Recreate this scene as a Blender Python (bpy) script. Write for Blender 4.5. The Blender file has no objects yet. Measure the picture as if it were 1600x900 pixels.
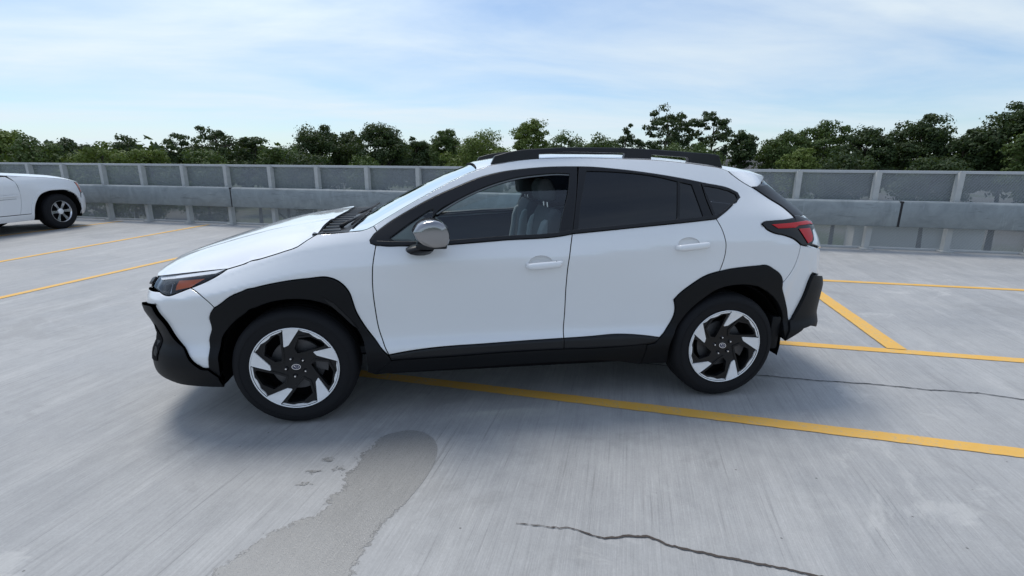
import bpy, bmesh, math, random
import numpy as np
from mathutils import Vector, Matrix, Quaternion
from mathutils.geometry import delaunay_2d_cdt
random.seed(7)
R = math.radians
scene = bpy.context.scene
COL = scene.collection

# ------------------------------------------------------------------ camera
cam = bpy.data.cameras.new('camera'); camo = bpy.data.objects.new('camera', cam); COL.objects.link(camo)
cam.sensor_width = 36.0; cam.lens = 781.44 / 1600 * 36.0; cam.clip_start = .05; cam.clip_end = 4000
_f = Vector((.14358, .95844, -.24653)).normalized(); _r = Vector((1.265836, -.18762, .007813)).normalized(); _u = _r.cross(_f)
camo.matrix_world = Matrix(((_r.x, _u.x, -_f.x, -.4972), (_r.y, _u.y, -_f.y, -2.8363), (_r.z, _u.z, -_f.z, 1.5234), (0, 0, 0, 1)))
scene.camera = camo

# ------------------------------------------------------------------ sky and sun
SUN_EL, SUN_AZ = R(64), R(-30)          # azimuth from +Y towards +X
world = bpy.data.worlds.new('World'); scene.world = world; world.use_nodes = True
wn, wl = world.node_tree.nodes, world.node_tree.links
for n in list(wn): wn.remove(n)
wout = wn.new('ShaderNodeOutputWorld'); bg = wn.new('ShaderNodeBackground'); wl.new(bg.outputs[0], wout.inputs[0])
sky = wn.new('ShaderNodeTexSky'); sky.sky_type = 'NISHITA'; sky.sun_disc = False
sky.sun_elevation = SUN_EL; sky.sun_rotation = SUN_AZ; sky.air_density = 1.0; sky.dust_density = .35; sky.ozone_density = 1.0
tc = wn.new('ShaderNodeTexCoord'); sep = wn.new('ShaderNodeSeparateXYZ'); wl.new(tc.outputs['Generated'], sep.inputs[0])
def wmath(op, a, b=None):
    m = wn.new('ShaderNodeMath'); m.operation = op
    for i, v in enumerate((a, b)):
        if v is None: continue
        if isinstance(v, (int, float)): m.inputs[i].default_value = v
        else: wl.new(v, m.inputs[i])
    return m.outputs[0]
zz = wmath('MAXIMUM', wmath('ADD', sep.outputs[2], .12), .05)
cmb = wn.new('ShaderNodeCombineXYZ'); wl.new(wmath('DIVIDE', sep.outputs[0], zz), cmb.inputs[0]); wl.new(wmath('DIVIDE', sep.outputs[1], zz), cmb.inputs[1])
mp = wn.new('ShaderNodeMapping'); mp.inputs['Rotation'].default_value = (0, 0, R(-24)); mp.inputs['Scale'].default_value = (.5, .95, 1); mp.inputs['Location'].default_value = (3.1, 1.7, 0)
wl.new(cmb.outputs[0], mp.inputs[0])
cn = wn.new('ShaderNodeTexNoise'); cn.inputs['Scale'].default_value = .95; cn.inputs['Detail'].default_value = 9; cn.inputs['Roughness'].default_value = .56; cn.inputs['Distortion'].default_value = .35
wl.new(mp.outputs[0], cn.inputs[0])
cr = wn.new('ShaderNodeValToRGB'); cr.color_ramp.elements[0].position = .34; cr.color_ramp.elements[0].color = (.25, .25, .25, 1); cr.color_ramp.elements[1].position = .68; cr.color_ramp.elements[1].color = (.95, .95, .95, 1)
wl.new(cn.outputs[0], cr.inputs[0])
skymul = wn.new('ShaderNodeVectorMath'); skymul.operation = 'MULTIPLY'; skymul.inputs[1].default_value = (.60, .72, .85)
wl.new(sky.outputs[0], skymul.inputs[0])
# the thin cloud lies low; overhead the sky opens to blue, alike in every direction
hi = wn.new('ShaderNodeMapRange'); hi.interpolation_type = 'SMOOTHSTEP'; hi.inputs['From Min'].default_value = .18; hi.inputs['From Max'].default_value = .70; wl.new(sep.outputs[2], hi.inputs[0])
ccol = wn.new('ShaderNodeMixRGB'); ccol.inputs[1].default_value = (4.6, 5.25, 5.75, 1); ccol.inputs[2].default_value = (8.8, 9.4, 9.9, 1); wl.new(hi.outputs[0], ccol.inputs[0])
cmask = wmath('MULTIPLY', cr.outputs[0], wmath('SUBTRACT', 1.0, wmath('MULTIPLY', hi.outputs[0], .62)))
# bright aureole of the veiled sun
dt_ = wn.new('ShaderNodeVectorMath'); dt_.operation = 'DOT_PRODUCT'; wl.new(tc.outputs['Generated'], dt_.inputs[0]); dt_.inputs[1].default_value = (math.cos(SUN_EL) * math.sin(SUN_AZ), math.cos(SUN_EL) * math.cos(SUN_AZ), math.sin(SUN_EL))
aur = wmath('ADD', wmath('MULTIPLY', wmath('POWER', wmath('MAXIMUM', dt_.outputs['Value'], 0.0), 4.0), 1.0), 1.0)
cbr = wn.new('ShaderNodeVectorMath'); cbr.operation = 'SCALE'; wl.new(ccol.outputs[0], cbr.inputs[0]); wl.new(aur, cbr.inputs['Scale'])
mixc = wn.new('ShaderNodeMixRGB'); wl.new(cbr.outputs[0], mixc.inputs[2])
wl.new(cmask, mixc.inputs[0]); wl.new(skymul.outputs[0], mixc.inputs[1])
wl.new(mixc.outputs[0], bg.inputs[0]); bg.inputs[1].default_value = .138

sund = bpy.data.lights.new('sun', 'SUN'); suno = bpy.data.objects.new('sun', sund); COL.objects.link(suno)
sund.energy = 2.0; sund.angle = R(22); sund.color = (1, .95, .87)
SUND = Vector((math.cos(SUN_EL) * math.sin(SUN_AZ), math.cos(SUN_EL) * math.cos(SUN_AZ), math.sin(SUN_EL)))
suno.rotation_euler = SUND.to_track_quat('Z', 'Y').to_euler(); suno.location = SUND * 60
vs = scene.view_settings; vs.view_transform = 'Standard'; vs.look = 'None'; vs.exposure = .22; vs.gamma = 1.0; vs.use_curve_mapping = False

# ------------------------------------------------------------------ materials
MATS = {}
class NT:
    """small node-tree helper"""
    def __init__(s, name):
        s.m = bpy.data.materials.new(name); s.m.use_nodes = True
        s.n, s.l = s.m.node_tree.nodes, s.m.node_tree.links
        s.b = s.n['Principled BSDF']; s.out = s.n['Material Output']
    def put(s, v, sock):
        if isinstance(v, (int, float)): sock.default_value = v
        elif isinstance(v, (tuple, list)): sock.default_value = tuple(v) + ((1,) if len(v) == 3 and len(sock.default_value) == 4 else ())
        else: s.l.new(v, sock)
    def node(s, t, ins=None, **kw):
        n = s.n.new(t)
        for k, v in kw.items(): setattr(n, k, v)
        for k, v in (ins or {}).items(): s.put(v, n.inputs[k])
        return n
    def coord(s, which='Object', rot=(0, 0, 0), scale=(1, 1, 1), loc=(0, 0, 0)):
        c = s.node('ShaderNodeTexCoord'); m = s.node('ShaderNodeMapping', {'Rotation': rot, 'Location': loc}); s.l.new(c.outputs[which], m.inputs[0])
        k = s.node('ShaderNodeMapping', {'Scale': scale}); s.l.new(m.outputs[0], k.inputs[0]); return k.outputs[0]
    def noise(s, vec, scale, detail=4, rough=.55, dist=0):
        n = s.node('ShaderNodeTexNoise', {'Scale': scale, 'Detail': detail, 'Roughness': rough, 'Distortion': dist})
        if vec is not None: s.l.new(vec, n.inputs[0])
        return n.outputs[0]
    def ramp(s, v, stops):
        r = s.node('ShaderNodeValToRGB'); s.l.new(v, r.inputs[0]); e = r.color_ramp.elements
        while len(e) < len(stops): e.new(.5)
        for el, (p, c) in zip(e, stops):
            el.position = p; el.color = (c, c, c, 1) if isinstance(c, (int, float)) else tuple(c) + (1,)
        return r.outputs[0]
    def mix(s, f, a, b, mode='MIX'):
        m = s.node('ShaderNodeMixRGB', blend_type=mode); s.put(f, m.inputs[0]); s.put(a, m.inputs[1]); s.put(b, m.inputs[2]); return m.outputs[0]
    def math(s, op, a, b=None):
        m = s.node('ShaderNodeMath', operation=op); s.put(a, m.inputs[0])
        if b is not None: s.put(b, m.inputs[1])
        return m.outputs[0]
    def bump(s, h, strength=.3, dist=.01):
        b = s.node('ShaderNodeBump', {'Strength': strength, 'Distance': dist}); s.l.new(h, b.inputs['Height']); s.l.new(b.outputs[0], s.b.inputs['Normal'])
    def set(s, **kw):
        for k, v in kw.items(): s.put(v, s.b.inputs[k.replace('_', ' ')])
        return s
def simple(name, col, rough=.5, metal=0., coat=0., spec=.5, vary=0., vscale=6., bump=0., bscale=200.):
    t = NT(name); t.set(Base_Color=col, Roughness=rough, Metallic=metal, Coat_Weight=coat, Coat_Roughness=.04, Specular_IOR_Level=spec)
    if vary:
        n = t.noise(t.coord(), vscale, 5)
        t.set(Base_Color=t.mix(n, tuple(c * (1 - vary) for c in col), tuple(min(1, c * (1 + vary)) for c in col)))
        t.set(Roughness=t.math('ADD', t.math('MULTIPLY', n, .12), max(0, rough - .06)))
    if bump: t.bump(t.noise(t.coord(), bscale, 2), bump, .002)
    MATS[name] = t.m; return t.m
simple('paint', (.80, .815, .825), .30, 0, 1.0, .5, vary=.012, vscale=1.5)
simple('suv_paint', (.78, .79, .80), .32, 0, .9, .5, vary=.02, vscale=1.5)
simple('plastic', (.0065, .0072, .0085), .52, 0, 0, .20, vary=.12, vscale=4, bump=.25, bscale=450)
simple('gloss_black', (.006, .0065, .008), .16, 0, 0, .4)
simple('satin_black', (.008, .009, .011), .36, spec=.35)
simple('void', (.006, .006, .007), .9, spec=.1)
simple('rubber', (.009, .0095, .0115), .75, 0, 0, .25, vary=.18, vscale=9, bump=.15, bscale=300)
simple('alloy', (.84, .85, .86), .40, .22, vary=.03, vscale=30)
simple('alloy_dark', (.008, .0085, .0098), .38, 0, 0, .35)
simple('disc', (.12, .12, .125), .5, .7)
simple('chrome', (.80, .80, .82), .09, 1.0)
simple('dark_chrome', (.33, .33, .335), .16, 1.0, vary=.06)
simple('interior_dark', (.022, .024, .028), .75, vary=.1)
simple('interior_grey', (.16, .17, .175), .8, vary=.08)
simple('seat_cloth', (.10, .11, .115), .85, vary=.12, vscale=14, bump=.3, bscale=250)
simple('seat_light', (.33, .36, .37), .7)
simple('amber', (.80, .17, .03), .25, 0, .3)
simple('red_lens', (.50, .004, .010), .16, 0, .25, .3)
simple('suv_amber', (.60, .16, .09), .2, 0, .8)
simple('badge_blue', (.012, .022, .07), .15, 0, 1.0)
simple('white_plastic', (.75, .75, .75), .3, 0, .5)
simple('lamp_reflector', (.75, .77, .8), .12, 1.0)
def glass(name, tint, rough=0.0, base_f=.0):
    t = NT(name); t.n.remove(t.b)
    tr = t.node('ShaderNodeBsdfTransparent', {'Color': tint + (1,)}); gl = t.node('ShaderNodeBsdfGlossy', {'Color': (.95, .98, 1, 1), 'Roughness': rough})
    fr = t.node('ShaderNodeFresnel', {'IOR': 1.55}); f = t.math('ADD', fr.outputs[0], base_f)
    mx = t.node('ShaderNodeMixShader'); t.l.new(f, mx.inputs[0]); t.l.new(tr.outputs[0], mx.inputs[1]); t.l.new(gl.outputs[0], mx.inputs[2]); t.l.new(mx.outputs[0], t.out.inputs[0])
    MATS[name] = t.m
glass('glass', (.82, .90, .90), 0, .015); glass('windshield_glass', (.55, .70, .70), 0, .06); glass('tinted_glass', (.018, .022, .03), 0, .01); glass('lens', (.95, .96, .97), 0, -.02)

BROOM = math.atan2(.93, .363)           # broom strokes run square to the fence
def concrete():
    t = NT('deck_concrete')
    v = t.coord('Object', rot=(0, 0, -BROOM))            # x along the strokes, y across
    along = t.coord('Object', rot=(0, 0, -BROOM), scale=(1.1, 60, 1)); fine = t.coord('Object', rot=(0, 0, -BROOM), scale=(4.5, 190, 1)); wide = t.coord('Object', rot=(0, 0, -BROOM), scale=(.45, 4.2, 1))
    s1 = t.noise(along, 1, 5, .6); s2 = t.noise(fine, 1, 3, .6); s3 = t.noise(wide, 1, 6, .65, .4)
    big = t.noise(v, .35, 6, .6, .6); mid = t.noise(v, 1.7, 7, .65, .8); grit = t.noise(v, 260, 2, .5)
    c = t.mix(t.ramp(big, [(.3, 0), (.7, 1)]), (.225, .236, .250), (.285, .295, .308))
    c = t.mix(t.ramp(mid, [(.42, 0), (.75, .55)]), c, (.335, .345, .355))
    c = t.mix(t.ramp(s3, [(.52, 0), (.80, .5)]), c, (.40, .41, .42))
    c = t.mix(t.ramp(s3, [(.22, .40), (.45, 0)]), c, (.17, .178, .19))
    c = t.mix(.42, c, t.mix(s1, (.55, .55, .55), (1.45, 1.45, 1.45)), 'MULTIPLY')
    c = t.mix(.30, c, t.mix(s2, (.35, .35, .35), (1.65, 1.65, 1.65)), 'MULTIPLY')
    bl = t.noise(v, 11, 8, .75, .3); c = t.mix(.34, c, t.mix(bl, (.45, .45, .45), (1.55, 1.55, 1.55)), 'MULTIPLY')
    c = t.mix(t.ramp(s1, [(.30, .42), (.38, 0)]), c, (.11, .115, .12))
    c = t.mix(t.ramp(s2, [(.66, 0), (.76, .35)]), c, (.46, .47, .475))
    sk = t.noise(v, 95, 3, .7); c = t.mix(.30, c, t.mix(sk, (.4, .4, .4), (1.6, 1.6, 1.6)), 'MULTIPLY')
    # old pale scuffs and darker patches, each with an edge of its own
    p = t.noise(t.coord('Object', scale=(1, 1, 1), loc=(4.2, 1.1, 0)), .9, 9, .72, 1.2)
    c = t.mix(t.ramp(p, [(.60, 0), (.66, .35)]), c, (.44, .45, .455))
    p2 = t.noise(t.coord('Object', loc=(9.2, -3.1, 0)), .6, 8, .7, .9)
    c = t.mix(t.ramp(p2, [(.58, 0), (.63, .28)]), c, (.17, .175, .18))
    sp = t.node('ShaderNodeTexVoronoi', {'Scale': 5.5, 'Randomness': 1.0}); t.l.new(v, sp.inputs[0])
    c = t.mix(t.ramp(sp.outputs['Distance'], [(.018, .75), (.035, 0)]), c, (.06, .06, .06))
    c = t.mix(1.0, c, (1.23, 1.19, 1.125), 'MULTIPLY')
    t.set(Base_Color=c, Roughness=t.ramp(mid, [(.3, .50), (.7, .72)]), Specular_IOR_Level=.4)
    h = t.math('ADD', t.math('MULTIPLY', s2, .7), t.math('ADD', t.math('MULTIPLY', s1, .6), t.math('MULTIPLY', grit, .25)))
    t.bump(h, .55, .004); MATS['deck'] = t.m
concrete()
def yellow():
    t = NT('yellow_paint'); v = t.coord()
    w = t.noise(v, 7, 8, .7, .5); g = t.noise(v, 60, 4)
    c = t.mix(w, (.64, .35, .055), (.76, .45, .095))
    c = t.mix(t.ramp(t.mix(.5, w, g), [(.535, 0), (.60, .55)]), c, (.38, .35, .28))
    t.set(Base_Color=c, Roughness=.62); t.bump(g, .3, .003); MATS['yellow'] = t.m
yellow()
def wet():
    t = NT('damp_patch'); v = t.coord(); g = t.noise(v, 190, 3, .7); m = t.noise(v, 5, 6, .6); m2 = t.noise(v, 22, 6, .7)
    st = t.noise(t.coord('Object', rot=(0, 0, -BROOM), scale=(4, 120, 1)), 1, 3, .6)
    c = t.mix(t.mix(.5, m, m2), (.195, .194, .186), (.285, .282, .272)); c = t.mix(.35, c, t.mix(st, (.5, .5, .5), (1.5, 1.5, 1.5)), 'MULTIPLY')
    t.set(Base_Color=c, Roughness=t.ramp(g, [(.35, .22), (.65, .50)]), Specular_IOR_Level=.7); t.bump(t.mix(.4, g, st), .55, .004)
    at_ = t.node('ShaderNodeAttribute', attribute_name='edge'); e = t.math('ADD', at_.outputs['Fac'], t.math('MULTIPLY', t.math('SUBTRACT', t.noise(v, 34, 6, .75), .5), 1.5))
    f = t.ramp(e, [(.34, 0), (.50, 1)]); tr = t.node('ShaderNodeBsdfTransparent'); mx = t.node('ShaderNodeMixShader'); t.l.new(f, mx.inputs[0]); t.l.new(tr.outputs[0], mx.inputs[1]); t.l.new(t.b.outputs[0], mx.inputs[2]); t.l.new(mx.outputs[0], t.out.inputs[0]); MATS['damp'] = t.m
wet()
simple('crack_fill', (.060, .048, .040), .85, vary=.3, vscale=30)
simple('crack_dark', (.022, .022, .024), .85, vary=.3, vscale=30)
def galv(name, a, b, streak=1.0, rough=.6, metal=0.0):
    t = NT(name); v = t.coord(); n = t.noise(v, 2.2, 7, .68, 1.4); s = t.noise(t.coord(scale=(1.2, 1.2, 9)), 1.3, 6, .7, .8)
    c = t.mix(t.ramp(n, [(.25, 0), (.75, 1)]), a, b); c = t.mix(t.ramp(s, [(.58, 0), (.74, .45 * streak)]), c, tuple(x * .55 for x in a))
    d = t.noise(t.coord(scale=(9, 9, .9)), 1.1, 5, .7); c = t.mix(t.ramp(d, [(.63, 0), (.72, .35 * streak)]), c, tuple(min(1, x * 1.35) for x in b))
    t.set(Base_Color=c, Roughness=rough, Metallic=metal); t.bump(n, .2, .004); MATS[name] = t.m
galv('post_paint', (.40, .415, .41), (.50, .51, .495), .6)
galv('rail_paint', (.40, .42, .43), (.50, .52, .53), .4)
galv('beam_concrete', (.17, .195, .205), (.30, .335, .345), 1.8, .62)
def perforated():
    t = NT('perforated_sheet'); v = t.coord('Object')
    sp = t.node('ShaderNodeSeparateXYZ'); t.l.new(v, sp.inputs[0])
    P = .021
    def grid(ox, oz):   # distance to the nearest node of a rectangular lattice
        fx = t.math('SUBTRACT', t.math('FRACT', t.math('ADD', t.math('DIVIDE', sp.outputs[0], P), ox)), .5)
        fz = t.math('SUBTRACT', t.math('FRACT', t.math('ADD', t.math('DIVIDE', sp.outputs[2], P * 1.732), oz)), .5)
        return t.math('ADD', t.math('MULTIPLY', fx, fx), t.math('MULTIPLY', t.math('MULTIPLY', fz, fz), 3.0))
    d = t.math('MINIMUM', grid(0, 0), grid(.5, .5)); hole = t.math('LESS_THAN', d, .115)
    n = t.noise(v, .6, 3, .5); t.set(Base_Color=t.mix(n, (.30, .33, .36), (.34, .37, .40)), Roughness=.45, Metallic=.3)
    tr = t.node('ShaderNodeBsdfTransparent'); mx = t.node('ShaderNodeMixShader'); t.l.new(hole, mx.inputs[0]); t.l.new(t.b.outputs[0], mx.inputs[1]); t.l.new(tr.outputs[0], mx.inputs[2]); t.l.new(mx.outputs[0], t.out.inputs[0])
    MATS['perforated'] = t.m
perforated()
def leaf(name, a, b):
    t = NT(name); n = t.noise(t.coord(), .55, 4, .6); n2 = t.noise(t.coord(), 5, 2)
    c = t.mix(t.ramp(t.mix(.45, n, n2), [(.35, 0), (.65, 1)]), a, b); t.set(Base_Color=c, Roughness=.6, Specular_IOR_Level=.3)
    tl = t.node('ShaderNodeBsdfTranslucent'); t.l.new(t.mix(.5, c, (.10, .14, .01)), tl.inputs[0]); mx = t.node('ShaderNodeMixShader', {0: .28}); t.l.new(t.b.outputs[0], mx.inputs[1]); t.l.new(tl.outputs[0], mx.inputs[2]); t.l.new(mx.outputs[0], t.out.inputs[0])
    MATS[name] = t.m
leaf('leaf_dark', (.026, .047, .016), (.058, .092, .030)); leaf('leaf_mid', (.050, .086, .022), (.100, .148, .042)); leaf('leaf_light', (.100, .145, .028), (.165, .215, .055))
simple('bark', (.055, .045, .036), .9, vary=.3, vscale=3)
def ground_mat():
    t = NT('grass_ground'); v = t.coord(); n = t.noise(v, .03, 5, .6); m = t.noise(v, .4, 5)
    c = t.mix(t.ramp(n, [(.42, 0), (.58, 1)]), (.055, .075, .03), (.12, .12, .115)); t.set(Base_Color=t.mix(.4, c, t.mix(m, (.5, .5, .5), (1.5, 1.5, 1.5)), 'MULTIPLY'), Roughness=.95); MATS['ground'] = t.m
ground_mat()
simple('lens_white', (.6, .62, .64), .15, 0, 1.0)
simple('handle_cup', (.68, .69, .70), .35, 0, 1.0); simple('caliper', (.10, .10, .105), .5, .6)
simple('house_white', (.68, .68, .66), .7, vary=.05, vscale=.8); simple('house_roof', (.13, .13, .135), .8, vary=.2, vscale=2); simple('house_window', (.03, .04, .05), .1)

# ------------------------------------------------------------------ mesh helpers
def mesh_obj(name, verts, faces, mat, parent=None, smooth=False, normals=None):
    me = bpy.data.meshes.new(name); me.from_pydata([tuple(map(float, v)) for v in verts], [], faces); me.update()
    if mat:
        for m in (mat if isinstance(mat, (list, tuple)) else [mat]): me.materials.append(MATS[m])
    if smooth: me.polygons.foreach_set('use_smooth', [True] * len(me.polygons))
    if normals is not None: me.normals_split_custom_set_from_vertices([tuple(map(float, n)) for n in normals])
    o = bpy.data.objects.new(name, me); COL.objects.link(o)
    if parent: o.parent = parent
    return o
def bm_obj(name, bm, mat, parent=None, smooth=False, angle=None):
    bmesh.ops.recalc_face_normals(bm, faces=bm.faces)
    me = bpy.data.meshes.new(name); bm.to_mesh(me); bm.free()
    for m in (mat if isinstance(mat, (list, tuple)) else [mat]): me.materials.append(MATS[m])
    if smooth or angle is not None: me.polygons.foreach_set('use_smooth', [True] * len(me.polygons))
    if angle is not None: me.set_sharp_from_angle(angle=R(angle))
    o = bpy.data.objects.new(name, me); COL.objects.link(o)
    if parent: o.parent = parent
    return o
def tag(o, label=None, cat=None, group=None, kind=None):
    if label: o['label'] = label
    if cat: o['category'] = cat
    if group: o['group'] = group
    if kind: o['kind'] = kind
    return o
def empty(name, loc=(0, 0, 0), rz=0, parent=None):
    o = bpy.data.objects.new(name, None); o.empty_display_size = .2; COL.objects.link(o); o.location = loc; o.rotation_euler = (0, 0, rz)
    if parent: o.parent = parent
    return o
def box_bm(bm, cx, cy, cz, sx, sy, sz, bevel=0., M=None, seg=2):
    r = bmesh.ops.create_cube(bm, size=1); vs_ = r['verts']
    bmesh.ops.scale(bm, vec=(sx, sy, sz), verts=vs_)
    if bevel:
        es = list({e for v in vs_ for e in v.link_edges}); b = bmesh.ops.bevel(bm, geom=es, offset=bevel, segments=seg, affect='EDGES', profile=.6); vs_ = list({v for f in b['faces'] for v in f.verts} | {v for v in vs_ if v.is_valid})
    bmesh.ops.translate(bm, vec=(cx, cy, cz), verts=vs_)
    if M is not None: bmesh.ops.transform(bm, matrix=M, verts=vs_)
    return vs_
def box(name, c, s, mat, parent=None, bevel=0., rot=None, seg=2):
    bm = bmesh.new(); box_bm(bm, 0, 0, 0, *s, bevel=bevel, seg=seg); o = bm_obj(name, bm, mat, parent, angle=35 if bevel else None); o.location = c
    if rot: o.rotation_euler = rot
    return o
def tube_pts(pts, rad, n=8, cap=True):
    """verts, faces of a tube along 3-D points; rad is a number or a list"""
    P = [Vector(p) for p in pts]; rr = rad if isinstance(rad, (list, tuple)) else [rad] * len(P); V, F = [], []
    for i, p in enumerate(P):
        d = (P[min(i + 1, len(P) - 1)] - P[max(i - 1, 0)]).normalized(); a = d.orthogonal() if i == 0 else (pa - d * pa.dot(d)); a.normalize(); pa = a; b = d.cross(a)
        for k in range(n): t = 2 * math.pi * k / n; V.append(p + (a * math.cos(t) + b * math.sin(t)) * rr[i])
    for i in range(len(P) - 1):
        for k in range(n): F.append((i * n + k, i * n + (k + 1) % n, (i + 1) * n + (k + 1) % n, (i + 1) * n + k))
    if cap: F.append(tuple(range(n))[::-1]); F.append(tuple((len(P) - 1) * n + k for k in range(n)))
    return V, F
def lathe(name, prof, mat, parent=None, n=64, close=False, smooth_angle=40):
    """profile (radius, y) turned about the Y axis"""
    V, F = [], []; m = len(prof)
    for k in range(n):
        t = 2 * math.pi * k / n
        for r, y in prof: V.append((r * math.cos(t), y, r * math.sin(t)))
    for k in range(n):
        for i in range(m if close else m - 1):
            a, b = k * m + i, k * m + (i + 1) % m; c, d = ((k + 1) % n) * m + (i + 1) % m, ((k + 1) % n) * m + i; F.append((a, b, c, d))
    o = mesh_obj(name, V, F, mat, parent, smooth=True); o.data.set_sharp_from_angle(angle=R(smooth_angle)); return o
def inpoly(x, y, poly):
    c = False; j = len(poly) - 1
    for i in range(len(poly)):
        xi, yi = poly[i]; xj, yj = poly[j]
        if (yi > y) != (yj > y) and x < (xj - xi) * (y - yi) / (yj - yi) + xi: c = not c
        j = i
    return c
def area2(p): return sum(p[i - 1][0] * p[i][1] - p[i][0] * p[i - 1][1] for i in range(len(p)))
def clean(pts, eps=.0015):
    out = []
    for p in pts:
        if not out or math.hypot(p[0] - out[-1][0], p[1] - out[-1][1]) > eps: out.append((p[0], p[1]))
    while len(out) > 2 and math.hypot(out[0][0] - out[-1][0], out[0][1] - out[-1][1]) < eps: out.pop()
    return out
def inset(poly, d):
    if d == 0: return list(poly)
    sg = 1 if area2(poly) > 0 else -1; n = len(poly); out = []
    for i in range(n):
        (x0, y0), (x1, y1), (x2, y2) = poly[i - 1], poly[i], poly[(i + 1) % n]
        a = Vector((x1 - x0, y1 - y0)); b = Vector((x2 - x1, y2 - y1))
        if a.length < 1e-9 or b.length < 1e-9: out.append((x1, y1)); continue
        a.normalize(); b.normalize(); n1 = Vector((-a.y, a.x)) * sg; n2 = Vector((-b.y, b.x)) * sg; m = n1 + n2
        if m.length < .3: m = n1
        m.normalize(); k = d / max(.45, m.dot(n1)); out.append((x1 + m.x * k, y1 + m.y * k))
    return out
def spline(pts, step=.018, corner=42):
    """Catmull-Rom through 2-D points, keeping sharp corners"""
    n = len(pts)
    if n < 3: return resample(pts, step)
    ang = [180] * n
    for i in range(1, n - 1):
        a = Vector((pts[i][0] - pts[i - 1][0], pts[i][1] - pts[i - 1][1])); b = Vector((pts[i + 1][0] - pts[i][0], pts[i + 1][1] - pts[i][1])); ang[i] = math.degrees(a.angle(b, 0))
    out = [pts[0]]
    for i in range(n - 1):
        p1, p2 = pts[i], pts[i + 1]; L = math.hypot(p2[0] - p1[0], p2[1] - p1[1]); k = max(1, int(L / step))
        def tang(j):
            if j == 0 or j == n - 1 or ang[j] > corner: return None
            a, b, c = pts[j - 1], pts[j], pts[j + 1]; la = math.hypot(b[0] - a[0], b[1] - a[1]); lb = math.hypot(c[0] - b[0], c[1] - b[1])
            tx = ((b[0] - a[0]) / la * lb + (c[0] - b[0]) / lb * la) / (la + lb); ty = ((b[1] - a[1]) / la * lb + (c[1] - b[1]) / lb * la) / (la + lb); return (tx * L, ty * L)
        ch = (p2[0] - p1[0], p2[1] - p1[1]); m1, m2 = tang(i), tang(i + 1)
        if m1 is None: m1 = ch if m2 is None else (1.5 * ch[0] - .5 * m2[0], 1.5 * ch[1] - .5 * m2[1])
        if m2 is None: m2 = (1.5 * ch[0] - .5 * m1[0], 1.5 * ch[1] - .5 * m1[1])
        for j in range(1, k + 1):
            t = j / k; h0, h1, h2, h3 = (1 + 2 * t) * (1 - t) ** 2, t * (1 - t) ** 2, t * t * (3 - 2 * t), t * t * (t - 1)
            out.append(tuple(h0 * p1[c] + h1 * m1[c] + h2 * p2[c] + h3 * m2[c] for c in (0, 1)))
    return out
def resample(pts, step):
    out = [pts[0]]
    for a, b in zip(pts, pts[1:]):
        k = max(1, int(math.hypot(b[0] - a[0], b[1] - a[1]) / step))
        out += [(a[0] + (b[0] - a[0]) * j / k, a[1] + (b[1] - a[1]) * j / k) for j in range(1, k + 1)]
    return out
def closed(pts, step): return clean(resample(list(pts) + [pts[0]], step)[:-1])
def cdt(outer, holes=(), grid=.03, extra=()):
    """triangles of a polygon with holes and an even inner grid -> verts, tris, boundary loops (index lists)"""
    V, E, loops = [], [], []
    for lp in [outer] + list(holes):
        b = len(V); V += list(lp); k = len(lp); E += [(b + i, b + (i + 1) % k) for i in range(k)]; loops.append(list(range(b, b + k)))
    for lp in extra: V += list(lp)
    if grid:
        x0, x1 = min(p[0] for p in outer), max(p[0] for p in outer); y0, y1 = min(p[1] for p in outer), max(p[1] for p in outer)
        segs = [lp for lp in [outer] + list(holes)]
        arr = np.array([p for lp in segs for p in lp]); j = 0; y = y0 + grid * .5
        while y < y1:
            x = x0 + (grid * .5 if j % 2 else 0)
            while x < x1:
                if inpoly(x, y, outer) and not any(inpoly(x, y, h) for h in holes) and ((arr - (x, y)) ** 2).sum(1).min() > (grid * .5) ** 2: V.append((x, y))
                x += grid
            y += grid * .866; j += 1
    ov, oe, of, iv, ie, if_ = delaunay_2d_cdt([Vector(p) for p in V], E, [], 0, 1e-6)
    mp_ = {}
    for i, l in enumerate(iv):
        for k in l: mp_.setdefault(k, i)
    P = [(v.x, v.y) for v in ov]; tris = []
    for f in of:
        cx = sum(P[i][0] for i in f) / len(f); cy = sum(P[i][1] for i in f) / len(f)
        if inpoly(cx, cy, outer) and not any(inpoly(cx, cy, h) for h in holes): tris.append(tuple(f))
    return P, tris, [[mp_[i] for i in lp] for lp in loops]
class Surf:
    """body side: f(s, z) -> (x, half width, z); near side is -Y"""
    def __init__(s, f): s.f = f
    def N(s, a, z, e=4e-3):
        p, q_ = s.f(a + e, z), s.f(a - e, z); r_, t_ = s.f(a, z + e), s.f(a, z - e)
        u = (p[0] - q_[0], p[1] - q_[1], p[2] - q_[2]); v = (r_[0] - t_[0], r_[1] - t_[1], r_[2] - t_[2])
        n = Vector((v[1] * u[2] - v[2] * u[1], v[2] * u[0] - v[0] * u[2], v[0] * u[1] - v[1] * u[0]))
        return n.normalized() if n.length > 1e-12 else Vector((0, 1, 0))
    def at(s, a, z, off=0.):
        p = Vector(s.f(a, z)); return p + s.N(a, z) * off if off else p
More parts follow.
